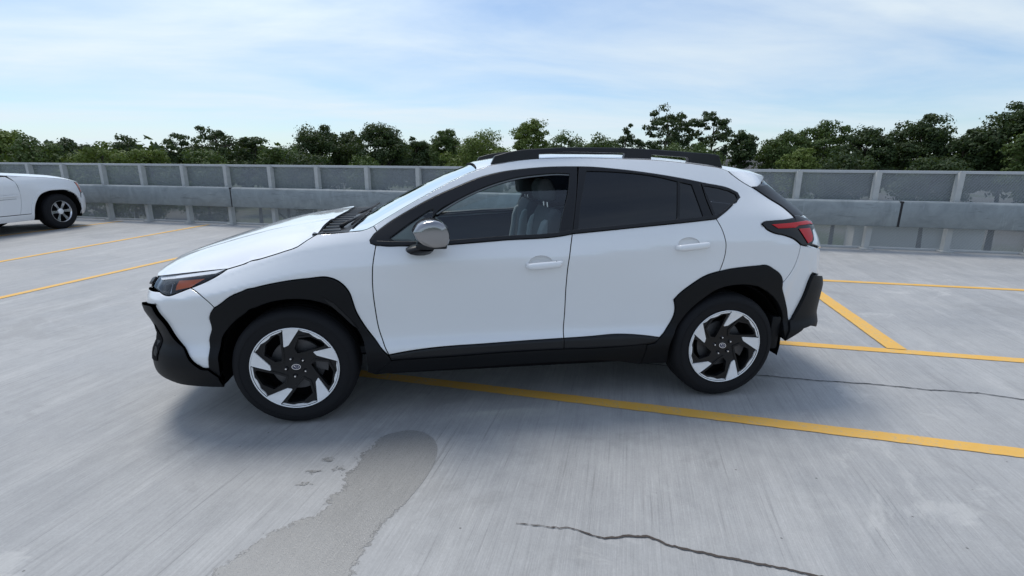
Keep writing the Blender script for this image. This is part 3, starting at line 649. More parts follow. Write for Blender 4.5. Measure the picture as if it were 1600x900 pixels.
CS = Surf(S_car)
T=dict(
shut=[(-1.672, 0.934),(-1.616, 0.949),(-1.472, 0.989),(-1.341, 1.029),(-1.272, 1.053),(-1.232, 1.08),(-1.194, 1.103),(-1.171, 1.115)],
cowl=[(-1.171, 1.115),(-1.095, 1.119),(-0.996, 1.128),(-0.924, 1.135),(-0.896, 1.142),(-0.859, 1.159)],
pillar=[(-0.859, 1.159),(-0.8, 1.194),(-0.691, 1.256),(-0.602, 1.305),(-0.504, 1.357),(-0.402, 1.409),(-0.3, 1.453),(-0.258, 1.468),(-0.175, 1.494),(-0.115, 1.506),(0.004, 1.526),(0.131, 1.538),(0.276, 1.544),(0.447, 1.545),(0.659, 1.54),(0.835, 1.535),(0.953, 1.527),(1.075, 1.515),(1.201, 1.502),(1.342, 1.484),(1.396, 1.468)],
spoil=[(1.396, 1.468),(1.422, 1.444),(1.468, 1.412),(1.566, 1.363)],
dpil=[(1.566, 1.363),(1.669, 1.302),(1.798, 1.228),(1.838, 1.183)],
lampq=[(1.834, 1.179),(1.717, 1.171),(1.6, 1.167),(1.534, 1.162),(1.501, 1.149),(1.541, 1.119),(1.591, 1.097),(1.702, 1.074),(1.766, 1.052),(1.817, 1.015)],
seamr=[(1.817, 1.015),(1.806, 0.953),(1.78, 0.874),(1.705, 0.774)],
archro=[(1.791, 0.503),(1.767, 0.58),(1.726, 0.672),(1.697, 0.735),(1.696, 0.788),(1.68, 0.823),(1.626, 0.862),(1.565, 0.891),(1.482, 0.888),(1.395, 0.882),(1.309, 0.873),(1.243, 0.86),(1.153, 0.835),(1.061, 0.778),(0.985, 0.712),(0.962, 0.682),(0.977, 0.6),(0.947, 0.515),(0.901, 0.463),(0.876, 0.442)],
archri=[(1.735, 0.451),(1.737, 0.53),(1.688, 0.625),(1.606, 0.704),(1.492, 0.759),(1.375, 0.77),(1.24, 0.743),(1.15, 0.682),(1.062, 0.598),(1.006, 0.513),(0.952, 0.414),(0.974, 0.241)],
rdgap=[(1.207, 1.18),(1.237, 1.125),(1.257, 1.062),(1.267, 1.007),(1.263, 0.929),(1.243, 0.86)],
bgapu=[(0.374, 1.485),(0.343, 1.333),(0.295, 1.104)],
bgap=[(0.295, 1.104),(0.268, 0.952),(0.262, 0.794),(0.263, 0.61),(0.256, 0.459)],
bgapc=[(0.256, 0.459),(0.256, 0.392)],
fgap=[(-0.844, 1.056),(-0.86, 0.97),(-0.871, 0.852),(-0.868, 0.696),(-0.848, 0.531),(-0.803, 0.411)],
dtopf=[(-0.803, 0.411),(-0.683, 0.427),(-0.549, 0.439),(-0.218, 0.449),(0.127, 0.457),(0.256, 0.459)],
dtopr=[(0.256, 0.459),(0.408, 0.462),(0.625, 0.468),(0.768, 0.457),(0.876, 0.442)],
dbotf=[(-0.79, 0.376),(-0.441, 0.38),(-0.105, 0.39),(0.256, 0.392)],
dbotr=[(0.256, 0.392),(0.529, 0.389),(0.793, 0.4),(0.843, 0.409),(0.876, 0.442)],
sillb=[(-0.896, 0.281),(-0.372, 0.294),(0.284, 0.3),(0.56, 0.291),(0.787, 0.242)],
belt=[(-0.877, 1.085),(-0.873, 1.068),(-0.844, 1.057),(-0.63, 1.051),(-0.452, 1.054),(-0.377, 1.058),(-0.125, 1.074),(0.255, 1.097),(0.295, 1.104),(0.704, 1.139),(1.04, 1.168),(1.207, 1.184)],
wtop=[(-0.877, 1.085),(-0.857, 1.113),(-0.782, 1.17),(-0.659, 1.242),(-0.517, 1.315),(-0.363, 1.38),(-0.233, 1.428),(-0.1, 1.459),(0.034, 1.476),(0.169, 1.487),(0.331, 1.491),(0.439, 1.49),(0.637, 1.475),(0.856, 1.449),(1.019, 1.423),(1.188, 1.391),(1.348, 1.362),(1.404, 1.338),(1.409, 1.311),(1.355, 1.282),(1.278, 1.228),(1.207, 1.184)],
archfo=[(-1.786, 0.381),(-1.786, 0.453),(-1.791, 0.542),(-1.76, 0.608),(-1.749, 0.679),(-1.714, 0.734),(-1.695, 0.745),(-1.622, 0.799),(-1.514, 0.838),(-1.376, 0.868),(-1.208, 0.887),(-1.106, 0.89),(-1.079, 0.881),(-0.999, 0.792),(-0.99, 0.754),(-0.978, 0.694),(-0.924, 0.571),(-0.855, 0.468),(-0.804, 0.405)],
archfi=[(-1.739, 0.32),(-1.728, 0.39),(-1.73, 0.464),(-1.719, 0.541),(-1.66, 0.617),(-1.565, 0.693),(-1.446, 0.752),(-1.332, 0.771),(-1.221, 0.763),(-1.132, 0.733),(-1.057, 0.678),(-0.993, 0.6),(-0.95, 0.507),(-0.932, 0.426),(-0.938, 0.301)],
seamf=[(-1.843, 0.841),(-1.765, 0.8),(-1.714, 0.734)],
hlb=[(-2.039, 0.81),(-1.959, 0.798),(-1.899, 0.819),(-1.843, 0.841),(-1.774, 0.87),(-1.725, 0.897),(-1.672, 0.934)],
hlt=[(-2.151, 0.866),(-1.902, 0.905),(-1.672, 0.934)],
bwb=[(-2.054, 0.733),(-2.026, 0.657),(-1.999, 0.544),(-1.914, 0.467),(-1.852, 0.404),(-1.824, 0.384),(-1.786, 0.381)],
bblow=[(-1.759, 0.255),(-1.99, 0.274),(-2.059, 0.292),(-2.17, 0.31)],
rbb=[(1.958, 0.81),(1.903, 0.737),(1.875, 0.65),(1.833, 0.551),(1.813, 0.509),(1.791, 0.503)],
rblow=[(1.753, 0.386),(1.899, 0.447),(1.996, 0.468)],
gf=[(-0.57, 1.106),(-0.503, 1.226),(-0.366, 1.304),(-0.193, 1.377),(-0.015, 1.425),(0.118, 1.442),(0.254, 1.45),(0.311, 1.447),(0.289, 1.342),(0.237, 1.197),(0.214, 1.107),(-0.125, 1.088),(-0.376, 1.074),(-0.477, 1.068),(-0.571, 1.064)],
gfl=[(-0.503, 1.205),(-0.369, 1.254),(-0.197, 1.311),(-0.022, 1.343),(0.038, 1.348),(0.286, 1.355)],
gq=[(-0.767, 1.094),(-0.655, 1.171),(-0.545, 1.239),(-0.521, 1.244),(-0.539, 1.16),(-0.585, 1.068),(-0.711, 1.071)],
gr=[(0.423, 1.464),(0.634, 1.457),(0.853, 1.433),(0.983, 1.404),(0.949, 1.186),(0.635, 1.152),(0.332, 1.118),(0.364, 1.276)],
gs=[(1.004, 1.4),(1.072, 1.385),(1.119, 1.2),(0.97, 1.188)],
gc=[(1.146, 1.383),(1.186, 1.379),(1.329, 1.352),(1.381, 1.33),(1.384, 1.307),(1.341, 1.283),(1.266, 1.234),(1.204, 1.203)],
rdframe=[(1.124, 1.402),(1.153, 1.305),(1.191, 1.183)],
red1=[(1.587, 1.144),(1.94, 1.154),(1.978, 1.134),(1.836, 1.132),(1.793, 1.12),(1.636, 1.12)],
red2=[(1.822, 1.112),(1.937, 1.114),(1.953, 1.081),(1.922, 1.042),(1.875, 1.022)],
hlamp=[(-2.066, 0.854),(-1.973, 0.872),(-1.955, 0.807),(-2.025, 0.811)],
amber=[(-1.949, 0.873),(-1.792, 0.89),(-1.85, 0.848),(-1.938, 0.829)],
drl=[(-2.107, 0.863),(-1.891, 0.899),(-1.686, 0.93),(-1.732, 0.91),(-1.873, 0.889),(-2.078, 0.858)],
vent=[(-1.15, 0.784),(-1.089, 0.743),(-1.008, 0.64),(-0.97, 0.578),(-0.997, 0.595),(-1.052, 0.662),(-1.117, 0.736)],
)

def ln(name, a=None, b=None, rev=False, step=.018):
    p = spline(T[name], step) if a is None and b is None else spline(T[name][a:b], step)
    return p[::-1] if rev else p
SCF = X0F - SF                                  # s at the nose centre line
def scr(z): return x0r(z) + SR                  # s at the tail centre line
car = tag(empty('crossover_car', (0, .885, 0)), 'white crossover with black wheel arches and roof rails in the foreground', 'car')
def both(name, outline, mat, parent_pair=None, **kw):
    a = panel(name, CS, outline, mat, parent_pair[0] if parent_pair else car, side=-1, **kw); b = panel(name, CS, outline, mat, parent_pair[1] if parent_pair else car, side=1, **kw); return a, b
WS = (-.838, 1.130)                             # foot of the windscreen pillar seam
iw = next(i for i, p in enumerate(T['wtop']) if p[0] > WS[0])
wt_front = T['wtop'][:iw] + [WS]; wt_main = [WS] + T['wtop'][iw:]
fender = ln('shut') + ln('cowl') + spline(wt_front[::-1]) + T['belt'][1:3] + ln('fgap') + ln('archfo', 5, None, True) + ln('seamf', rev=True) + spline(T['hlb'][3:])
both('front_fender', fender, 'paint', grid=.015, step=.012, soft=.0015, tilt=.2, gap=.003)
side_frame = ln('pillar') + ln('spoil') + ln('dpil') + ln('lampq') + ln('seamr') + ln('archro', 4, 12) + ln('rdgap', rev=True) + spline(wt_main[::-1])
both('body_side', side_frame, 'paint', grid=.028)
HCUP = {0: (.0988, .9456), 1: (1.0192, 1.0372)}
def cup(c, k=1.0): return [(c[0] + .066 * k * math.cos(R(t)), c[1] + .036 * k * math.sin(R(t))) for t in range(0, 360, 15)]
fdoor = both('front_door', spline(T['belt'][2:9]) + ln('bgap') + ln('dtopf', rev=True) + ln('fgap', rev=True), 'paint', grid=.028, gap=.003, holes=[cup(HCUP[0])])
rdoor = both('rear_door', spline(T['belt'][8:]) + ln('rdgap') + ln('archro', 11, None) + ln('dtopr', rev=True) + ln('bgap', rev=True), 'paint', grid=.028, gap=.003, holes=[cup(HCUP[1])])
both('door_cladding', ln('dtopf') + ln('bgapc') + ln('dbotf', rev=True), 'satin_black', fdoor, off=.008, depth=.02, soft=.016, tilt=.55)
both('door_cladding', ln('dtopr') + ln('dbotr', rev=True), 'satin_black', rdoor, off=.008, depth=.02, soft=.016, tilt=.55)
both('sill_cladding', ln('dbotf') + spline(T['dbotr'][:3]) + ln('sillb', rev=True), 'plastic', off=.009, depth=.03, soft=0, gap=0)
archf = ln('archfo') + [(-.79, .374), (-.896, .281)] + ln('archfi', rev=True)
fa = both('wheel_arch_trim', archf, 'plastic', off=.010, depth=.05, grid=.022, soft=.006)
archr = ln('archro') + [(.846, .406), (.797, .397), (.787, .242)] + ln('archri', rev=True) + [(1.762, .384)]
ra = both('wheel_arch_trim', archr, 'plastic', off=.010, depth=.05, grid=.022, soft=.006)
both('air_vent', T['vent'], 'satin_black', fa, off=.014, depth=.004, grid=0, soft=.002)
# bumpers
fbw = spline(T['hlb'][:4]) + ln('seamf') + spline(T['archfo'][5::-1]) + ln('bwb', rev=True) + [(-2.05, .742), (-2.30, .715), (-2.33, .79), (-2.10, .805)]
fbb = ln('bwb') + [(-1.745, .33), (-1.75, .256)] + T['bblow'][1:] + [(-2.25, .30), (-2.5, .27), (SCF, .26), (SCF, .47), (-2.50, .475), (-2.33, .55), (-2.28, .712), (-2.07, .738)]
fb = panel('front_bumper', CS, fbb, 'plastic', car, off=.022, depth=.05, side=0, grid=.03, soft=.006, gap=.0)
both('bumper_corner', fbw, 'paint', (fb, fb), grid=.020)
both('fog_light_recess', [(-2.10, .40), (-2.22, .38), (-2.24, .52), (-2.13, .62), (-2.10, .52)], 'void', (fb, fb), off=.026, depth=.01, grid=0)
gr = panel('grille', CS, [(-2.34, .56), (-2.5, .49), (SCF, .485), (SCF, .845), (-2.42, .845), (-2.34, .80)], 'gloss_black', car, off=-.012, side=0, grid=.05)
for k in range(5):
    z = .54 + k * .058; panel('slat', CS, [(-2.40, z), (SCF, z), (SCF, z + .018), (-2.40, z + .018)], 'satin_black', gr, off=.004, side=0, grid=0, gap=0, depth=.02)
panel('grille_wing', CS, [(-2.175, .836), (-2.20, .856), (-2.40, .815), (SCF, .80), (SCF, .775), (-2.40, .785)], 'satin_black', gr, off=.006, side=0, grid=0, gap=0)
rbw = ln('seamr') + [p for p in T['archro'][4::-1]] + ln('rbb', rev=True) + [(1.99, .815), (2.3, .74), (scr(.74), .74), (scr(.93), .93), (2.2, .95), (1.90, 1.0)]
rb = panel('rear_bumper', CS, rbw, 'paint', car, side=0, grid=.03)
rbk = ln('rbb') + [(1.762, .384)] + T['rblow'][1:2] + [(1.99, .452), (2.2, .40), (scr(.33), .33), (scr(.73), .73), (2.3, .73), (2.02, .795)]
panel('lower_bumper_trim', CS, rbk, 'plastic', rb, off=.020, depth=.05, side=0, grid=.03, soft=.006, gap=0)
# tailgate: lower skin, glass
tg = panel('tailgate', CS, [(1.93, 1.02), (2.2, .955), (scr(.94), .94), (scr(1.17), 1.17), (2.3, 1.175), (1.835, 1.185), (1.87, 1.17), (1.99, 1.13)], 'paint', car, side=0, grid=.04)
panel('rear_window', CS, ln('dpil') + [(1.95, 1.185), (2.3, 1.18), (scr(1.175), 1.175), (scr(1.42), 1.42), (1.75, 1.40)], 'tinted_glass', tg, off=.002, side=0, grid=.04, depth=.004)
both('window_band', [(1.548, 1.372)] + ln('dpil')[1:] + [(2.06, 1.185), (2.02, 1.235), (1.90, 1.315), (1.78, 1.38)], 'satin_black', (tg, tg), off=.006, grid=.03, depth=.006)
panel('number_plate', CS, [(scr(1.0) - .16, 1.0), (scr(1.0), 1.0), (scr(1.0), 1.10), (scr(1.0) - .16, 1.10)], 'white_plastic', tg, off=.008, side=0, grid=0)
# tail lights
lampo = ln('lampq')[::-1] + [(1.83, 1.195), (1.90, 1.190), (1.985, 1.172), (2.08, 1.15), (2.10, 1.12), (1.99, 1.095), (1.965, 1.04), (1.92, 1.012), (1.86, 1.005)]
tl = both('tail_light', lampo, 'gloss_black', off=.008, depth=.03, grid=.022, soft=.005)
both('red_lens', T['red1'][:2] + [(2.02, 1.145), (2.03, 1.128)] + T['red1'][2:], 'red_lens', tl, off=.013, depth=.004, grid=.02, soft=.002, gap=0)
both('red_lens', T['red2'][:1] + [(1.95, 1.112), (1.948, 1.06), (1.925, 1.035)] + T['red2'][4:], 'red_lens', tl, off=.014, depth=.004, grid=.02, soft=.002, gap=0)
# headlights
hl = both('headlight', ln('hlt') + ln('hlb', rev=True) + [(-2.12, .822)], 'gloss_black', off=-.014, depth=.02, grid=.025)
both('daytime_strip', T['drl'], 'lens_white', hl, off=.004, depth=.006, grid=0, soft=.002, gap=0)
both('amber_reflector', T['amber'], 'amber', hl, off=-.007, depth=.005, grid=.02, soft=.002, gap=0)
both('lamp_bowl', T['hlamp'], 'lamp_reflector', hl, off=-.009, depth=.004, grid=.03, soft=.002, gap=.006)
both('lamp_bezel', [(-2.03, .846), (-1.985, .860), (-1.972, .845), (-1.99, .815), (-2.0, .818)], 'satin_black', hl, off=-.0065, depth=.006, grid=0, soft=.002, gap=0)
both('lamp_lens', inset(closed(ln('hlt') + ln('hlb', rev=True) + [(-2.12, .822)], .02), .003), 'lens', hl, off=.001, depth=.004, grid=.03, soft=0, gap=0)
# windows
fr_f = spline(T['wtop'][:1] + T['wtop'][1:10]) ; bu = T['bgapu']
ff = spline(T['wtop'][:11]) + spline([(.368, 1.489)] + bu[1:]) + spline(T['belt'][:9])[::-1]
fw = both('window_frame', ff, 'satin_black', fdoor, off=.002, holes=[spline(T['gf'] + T['gf'][:1])[:-1], T['gq']], depth=.03, grid=.03)
rf_ = [(.368, 1.489)] + spline(T['wtop'][11:16] + [(1.205, 1.386)]) + spline([(1.135, 1.39), (1.150, 1.307), (1.187, 1.187)]) + spline(T['belt'][8:])[::-1][1:] + spline(bu)[::-1]
rw = both('window_frame', rf_, 'satin_black', rdoor, off=.002, holes=[spline(T['gr'][:5] + T['gr'][5:], .02), T['gs']], depth=.03, grid=.03)
qf = spline([(1.138, 1.396)] + T['wtop'][15:]) + [(1.188, 1.186), (1.152, 1.307)]
qw = both('quarter_window_frame', qf, 'satin_black', off=.002, depth=.02, grid=.03, holes=[inset(closed(T['gc'], .02), .004)])
both('glass_run', spline(T['gf'][1:8]) + [(x_ + .004, z_ - .007) for x_, z_ in spline(T['gf'][1:8])[::-1]], 'interior_grey', fdoor, off=-.006, depth=.01, grid=0, soft=0, gap=0)
low = T['gfl'][:]                                # the front door glass is wound down a little
both('window_glass', low + T['gf'][9:14] + [(-.571, 1.05)], 'glass', fdoor, off=-.012, depth=.003, grid=.05, soft=0, gap=-.004)
both('quarter_pane', T['gq'], 'glass', fdoor, off=-.008, depth=.003, grid=.05, soft=0, gap=-.006)
both('window_glass', T['gr'], 'tinted_glass', rdoor, off=-.006, depth=.003, grid=.05, soft=0, gap=-.008)
both('quarter_pane', T['gs'], 'tinted_glass', rdoor, off=-.006, depth=.003, grid=.05, soft=0, gap=-.008)
both('quarter_pane', inset(closed(T['gc'], .02), .004), 'tinted_glass', qw, off=-.005, depth=.003, grid=.05, soft=0, gap=-.006)
both('belt_moulding', spline(T['belt'][2:9]) + [(p[0], p[1] + .022) for p in spline(T['belt'][2:9])[::-1]], 'satin_black', fdoor, off=.010, depth=.02, grid=0, gap=.001)
both('belt_moulding', spline(T['belt'][8:]) + [(p[0] - .012, p[1] + .020) for p in spline(T['belt'][8:])[::-1]], 'satin_black', rdoor, off=.010, depth=.02, grid=0, gap=.001)
# dark structure behind the shut lines
shell = [(-1.72, .76), (-1.66, .90), (-1.3, 1.0), (-1.15, 1.06), (-.90, 1.09)] + [(p[0], p[1] - .012) for p in T['belt'][2:]] + [(1.42, 1.2), (1.66, 1.08), (1.78, .96), (1.70, .80)] + [(p[0], p[1] + .012) for p in T['archri'][1:]] + [(.9, .30), (-.88, .30)] + [(p[0], p[1] + .012) for p in T['archfi'][::-1]]
both('inner_body', shell, 'void', off=-.030, depth=.004, grid=.06, soft=0, gap=0)

# ---- bonnet
def P3(s, z): return Vector(CS.f(s, z))
edge = [P3(SCF + (T['hlt'][0][0] - SCF) * i / 14, .868 - .010 * i / 14) for i in range(14)] + [P3(*p) for p in ln('hlt', step=.03)] + [P3(*p) for p in ln('shut', step=.03)[1:]]
ex_ = [p.x for p in edge]
for i in range(1, len(ex_)): ex_[i] = max(ex_[i], ex_[i - 1] + 1e-4)
ew, ez = [p.y for p in edge], [p.z for p in edge]
zc = herm([-2.26, -2.22, -2.14, -2.0, -1.83, -1.6, -1.4, -1.15, -1.0], [.868, .884, .925, .975, 1.03, 1.10, 1.142, 1.170, 1.18])
def hoodz(x, w):
    we = float(np.interp(x, ex_, ew)); z0 = float(np.interp(x, ex_, ez)); c = max(zc(x), z0); t = min(1, abs(w) / max(we, 1e-3))
    crease = .010 * (sst(.50, .62, t) - sst(.80, 1.0, t)) * sst(-2.15, -1.9, x)
    return c - (c - z0) * (.25 * t * t + .75 * t ** 4.5) - .006 * sst(.40, .62, t) * (1 - sst(.7, 1, t)) + crease
plan = [(p.x, p.y) for p in edge] + [(-1.163, .70), (-1.152, .5), (-1.135, .25), (-1.125, 0.)]
plan = inset(closed(plan, .022), .0025); plan = [(x, max(0., w)) for x, w in plan]
def sheet(name, outline, zf, mat, parent, grid=.03, depth=.015, side=0):
    """a panel seen from above: z = zf(x, w), mirrored about the centre line"""
    P, T_, loops = cdt(clean(outline, .001), (), grid); V, Nn = [], []
    for x, w in P:
        e = .006; V.append(Vector((x, w, zf(x, w)))); n = Vector((-(zf(x + e, w) - zf(x - e, w)) / (2 * e), -(zf(x, abs(w + e)) - zf(x, abs(w - e))) / (2 * e), 1)).normalized(); Nn.append(n)
    F = [t if area2([P[i] for i in t]) > 0 else t[::-1] for t in T_]; l = loops[0]; b = len(V); k = len(l)
    for i in l: V.append(V[i].copy()); Nn.append(Nn[i])
    for i in l: V.append(V[i] - Vector((0, 0, depth))); Nn.append(Nn[i])
    for i in range(k):
        a, c = l[i], l[(i + 1) % k]
        if P[a][1] < 1e-4 and P[c][1] < 1e-4: continue
        F.append((b + i, b + k + i, b + k + (i + 1) % k, b + (i + 1) % k))
    n = len(V); V += [Vector((v.x, -v.y, v.z)) for v in V]; Nn += [Vector((v.x, -v.y, v.z)) for v in Nn]; F += [tuple(i + n for i in f[::-1]) for f in F]
    return mesh_obj(name, V, F, mat, parent, smooth=True, normals=Nn)
sheet('bonnet', plan, hoodz, 'paint', car)
# ---- cowl and wipers
cz_ = lambda x, w: 1.118 + .028 * (1 - (w / .78) ** 2) + (x + 1.15) * .06
cowl = sheet('cowl', [(-1.20, 0), (-1.20, .77), (-.90, .795), (-.90, 0)], cz_, 'satin_black', car, grid=.06, depth=.03)
for w0, w1 in ((.66, .10), (.02, -.50)):
    V, F = tube_pts([(-1.06, -w0, 1.142), (-1.03, -w0 + .06, 1.160), (-1.005, -(w0 + w1) / 2, 1.164), (-.99, -w1, 1.168)], [.012, .010, .008, .006], 6); wp = mesh_obj('wiper', V, F, 'plastic', car, smooth=True)
    V, F = tube_pts([(-1.0, -w0 + .02, 1.152), (-.985, -(w0 + w1) / 2, 1.168), (-.97, -w1 + .10, 1.176)], .007, 6); mesh_obj('wiper_blade', V, F, 'rubber', wp, smooth=True)
for k in range(16):
    w_ = -.72 + k * .096; box('cowl_rib', (-1.10, w_, cz_(-1.10, w_) + .004), (.10, .012, .010), 'interior_grey', cowl)
# ---- windscreen
we_ = [(-.994, 1.129), (-.923, 1.136), (-.894, 1.143)] + T['pillar'][:8]; wep = [P3(*p) for p in we_]
wc = herm([1.10, 1.155, 1.261, 1.328, 1.392, 1.45, 1.493, 1.52], [-1.07, -.985, -.79, -.65, -.51, -.37, -.255, -.19])
def loft(name, edge3, cen3, mat, parent, n=16, bulge=2.2, thick=.005, frit=None):
    V, F, Fm = [], [], []; m = len(edge3)
    for e, c in zip(edge3, cen3):
        for j in range(-n, n + 1):
            t = j / n; k = abs(t) ** bulge; V.append((c[0] + (e[0] - c[0]) * k, e[1] * t, c[1] + (e[2] - c[1]) * k))
    w = 2 * n + 1
    for i in range(m - 1):
        for j in range(w - 1): F.append((i * w + j, i * w + j + 1, (i + 1) * w + j + 1, (i + 1) * w + j))
    return mesh_obj(name, V, F, mat, parent, smooth=True)
cents = []
for i, p in enumerate(wep):
    z = 1.158 + (1.492 - 1.158) * (0 if i == 0 else (p.z - wep[0].z) / (wep[-1].z - wep[0].z)); cents.append((wc(z), z))
ws = loft('windscreen', wep, cents, 'windshield_glass', car)
loft('black_border', [p + Vector((.004, -.004, -.004)) for p in wep[:4]], [(c[0] + .004, c[1] - .006) for c in cents[:4]], 'gloss_black', ws)
# ---- roof
re_ = [P3(*p) for p in spline(T['pillar'][7:], .05)]; rx_, rw_, rz_ = [p.x for p in re_], [p.y for p in re_], [p.z for p in re_]
rcen = herm([-.30, -.2, 0, .3, .7, 1.0, 1.3, 1.5], [1.484, 1.520, 1.553, 1.572, 1.572, 1.558, 1.528, 1.495])
def roofz(x, w):
    we = float(np.interp(x, rx_, rw_)); z0 = float(np.interp(x, rx_, rz_)); t = min(1, abs(w) / we); c = max(rcen(x), z0 + .004); return c - (c - z0) * (.35 * t * t + .65 * t ** 4)
rfront = [(wc(1.4945) + .004 + (rx_[0] - wc(1.4945)) * (w / rw_[0]) ** 2.2, w) for w in (0, .12, .24, .36, .48, .58)]
rp = [(x, w - .002) for x, w in zip(rx_, rw_)] + [(rx_[-1] + .05, .45), (rx_[-1] + .07, 0)] + rfront
roof = sheet('roof', closed(rp, .03), roofz, 'paint', car, grid=.04, depth=.02)
sheet('headliner', [(x, w * .93) for x, w in closed(rp, .06)], lambda x, w: roofz(x, w) - .035, 'interior_grey', car, grid=.09, depth=.004)
V, F = tube_pts([(x, w_, z + .0005) for x, w_, z in [(p[0], p[1], roofz(p[0], p[1])) for p in rfront[::-1]] + [(p[0], -p[1], roofz(p[0], p[1])) for p in rfront[1:]]], .0028, 6); mesh_obj('windscreen_seam', V, F, 'rubber', roof, smooth=True)
# ---- spoiler
sp3 = [P3(*p) for p in ln('spoil', step=.03)]; tipA = Vector((1.672, .575, 1.432)); tipB = Vector((1.664, .575, 1.408))
V, F = [], []
n = 14
def row(pts): b = len(V); V.extend(pts); return [b + i for i in range(len(pts))]
def spoiler_rows():
    rows = []
    for j in range(-n, n + 1):
        t = j / n; a = abs(t); s_ = 1 if t >= 0 else -1
        x0, w0 = re_[-1].x + .05 * (1 - a * a), re_[-1].y * a; x1 = 1.80 - .125 * a ** 3; w1 = .575 * a
        z0 = roofz(min(x0, rx_[-1]), w0) ; z1 = 1.452 - .020 * a * a
        rows.append(row([(x0, s_ * w0, z0), (x0 + (x1 - x0) * .35, s_ * (w0 * .66 + w1 * .34), z0 + (z1 - z0) * .30 + .004), (x0 + (x1 - x0) * .7, s_ * (w0 * .32 + w1 * .68), z0 + (z1 - z0) * .64 + .006), (x1 - .012, s_ * w1, z1 + .004), (x1, s_ * w1, z1 - .004), (x1 - .006, s_ * w1, z1 - .022), (x1 - .16, s_ * w1 * 1.02, z1 - .050), (x1 - .25, s_ * w1 * 1.05, z1 - .055)]))
    return rows
rows = spoiler_rows()
for a, b in zip(rows, rows[1:]):
    for k in range(len(a) - 1): F.append((a[k], a[k + 1], b[k + 1], b[k]))
for s_ in (-1, 1):                               # end plates down to the rear pillar seam
    top = rows[0] if s_ < 0 else rows[-1]
    seam = row([(p.x + .003, s_ * (p.y + .001), p.z) for p in sp3]); tb = row([(tipB.x, s_ * tipB.y, tipB.z), (1.612, s_ * .640, 1.384)])
    F.append(tuple([top[0]] + seam + [tb[1], tb[0], top[5], top[4], top[3], top[2], top[1]]))
    F.append((seam[-1], tb[1], tb[0], top[5], top[6], top[7]))
bm = bmesh.new(); bv = [bm.verts.new(v) for v in V]
for f in F:
    try: bm.faces.new([bv[i] for i in f])
    except ValueError: pass
bmesh.ops.remove_doubles(bm, verts=bm.verts, dist=.0005); bmesh.ops.triangulate(bm, faces=[f for f in bm.faces if len(f.verts) > 4]); bm_obj('spoiler', bm, 'paint', car, angle=38)
# ---- roof rails
rail2 = [(-.17, 1.490), (-.14, 1.552), (-.064, 1.573), (.032, 1.589), (.152, 1.598), (.279, 1.605), (.495, 1.607), (.707, 1.606), (.951, 1.595), (1.165, 1.581), (1.297, 1.571), (1.323, 1.565), (1.362, 1.475), (1.123, 1.508), (1.115, 1.551), (.861, 1.567), (.863, 1.530), (.677, 1.536), (.690, 1.575), (.496, 1.578), (.249, 1.577), (.134, 1.567), (.135, 1.530), (-.032, 1.512)]
rl2 = rail2[:1] + spline(rail2[1:12], .04) + rail2[12:15] + spline(rail2[14:16], .04)[1:] + rail2[16:19] + spline(rail2[18:22], .04)[1:] + rail2[22:]
def rail(name, s_):
    P, T_, loops = cdt(clean(rl2), (), 0); bm = bmesh.new(); ws_ = (.552, .600)
    f0 = [bm.verts.new((x, s_ * (ws_[0] + .02 * (1.6 - z) / .1 * 0), z)) for x, z in P]; f1 = [bm.verts.new((x, s_ * (ws_[1] - .012 * sst(1.56, 1.605, z)), z)) for x, z in P]
    for t in T_: bm.faces.new([f0[i] for i in t]); bm.faces.new([f1[i] for i in t][::-1])
    l = loops[0]
    for i in range(len(l)): a, b = l[i], l[(i + 1) % len(l)]; bm.faces.new((f0[a], f0[b], f1[b], f1[a]))
    o = bm_obj(name, bm, 'satin_black', roof, angle=30); md_ = o.modifiers.new('b', 'BEVEL'); md_.width = .005; md_.segments = 2; md_.limit_method = 'ANGLE'; md_.angle_limit = R(45)
    return o
rail('roof_rail', -1); rail('roof_rail', 1)
# ---- door handles and mirrors
def handle(x0, x1, z0, z1, off, parent, s_):
    V, F = [], []; n = 16
    for i in range(n + 1):
        t = i / n; x = x0 + (x1 - x0) * t; z = z0 + (z1 - z0) * t; p = CS.at(x, z); lift = .044 * (1 - (2 * t - 1) ** 8) ** .5; h = .020 * (1 - .35 * (2 * t - 1) ** 6) + .001; nn = CS.N(x, z)
        for k in range(10):
            a = 2 * math.pi * k / 10; c = p + nn * (lift * .72 + .011 * math.cos(a)) + Vector((0, 0, 1)) * (h * math.sin(a)); V.append((c.x, s_ * c.y, c.z))
    for i in range(n):
        for k in range(10): F.append((i * 10 + k, i * 10 + (k + 1) % 10, (i + 1) * 10 + (k + 1) % 10, (i + 1) * 10 + k))
    F.append(tuple(range(10))); F.append(tuple(n * 10 + k for k in range(10)))
    bm = bmesh.new(); bv = [bm.verts.new(v) for v in V]
    for f in F: bm.faces.new([bv[i] for i in f])
    h_ = bm_obj('door_handle', bm, 'paint', parent, angle=60); return h_
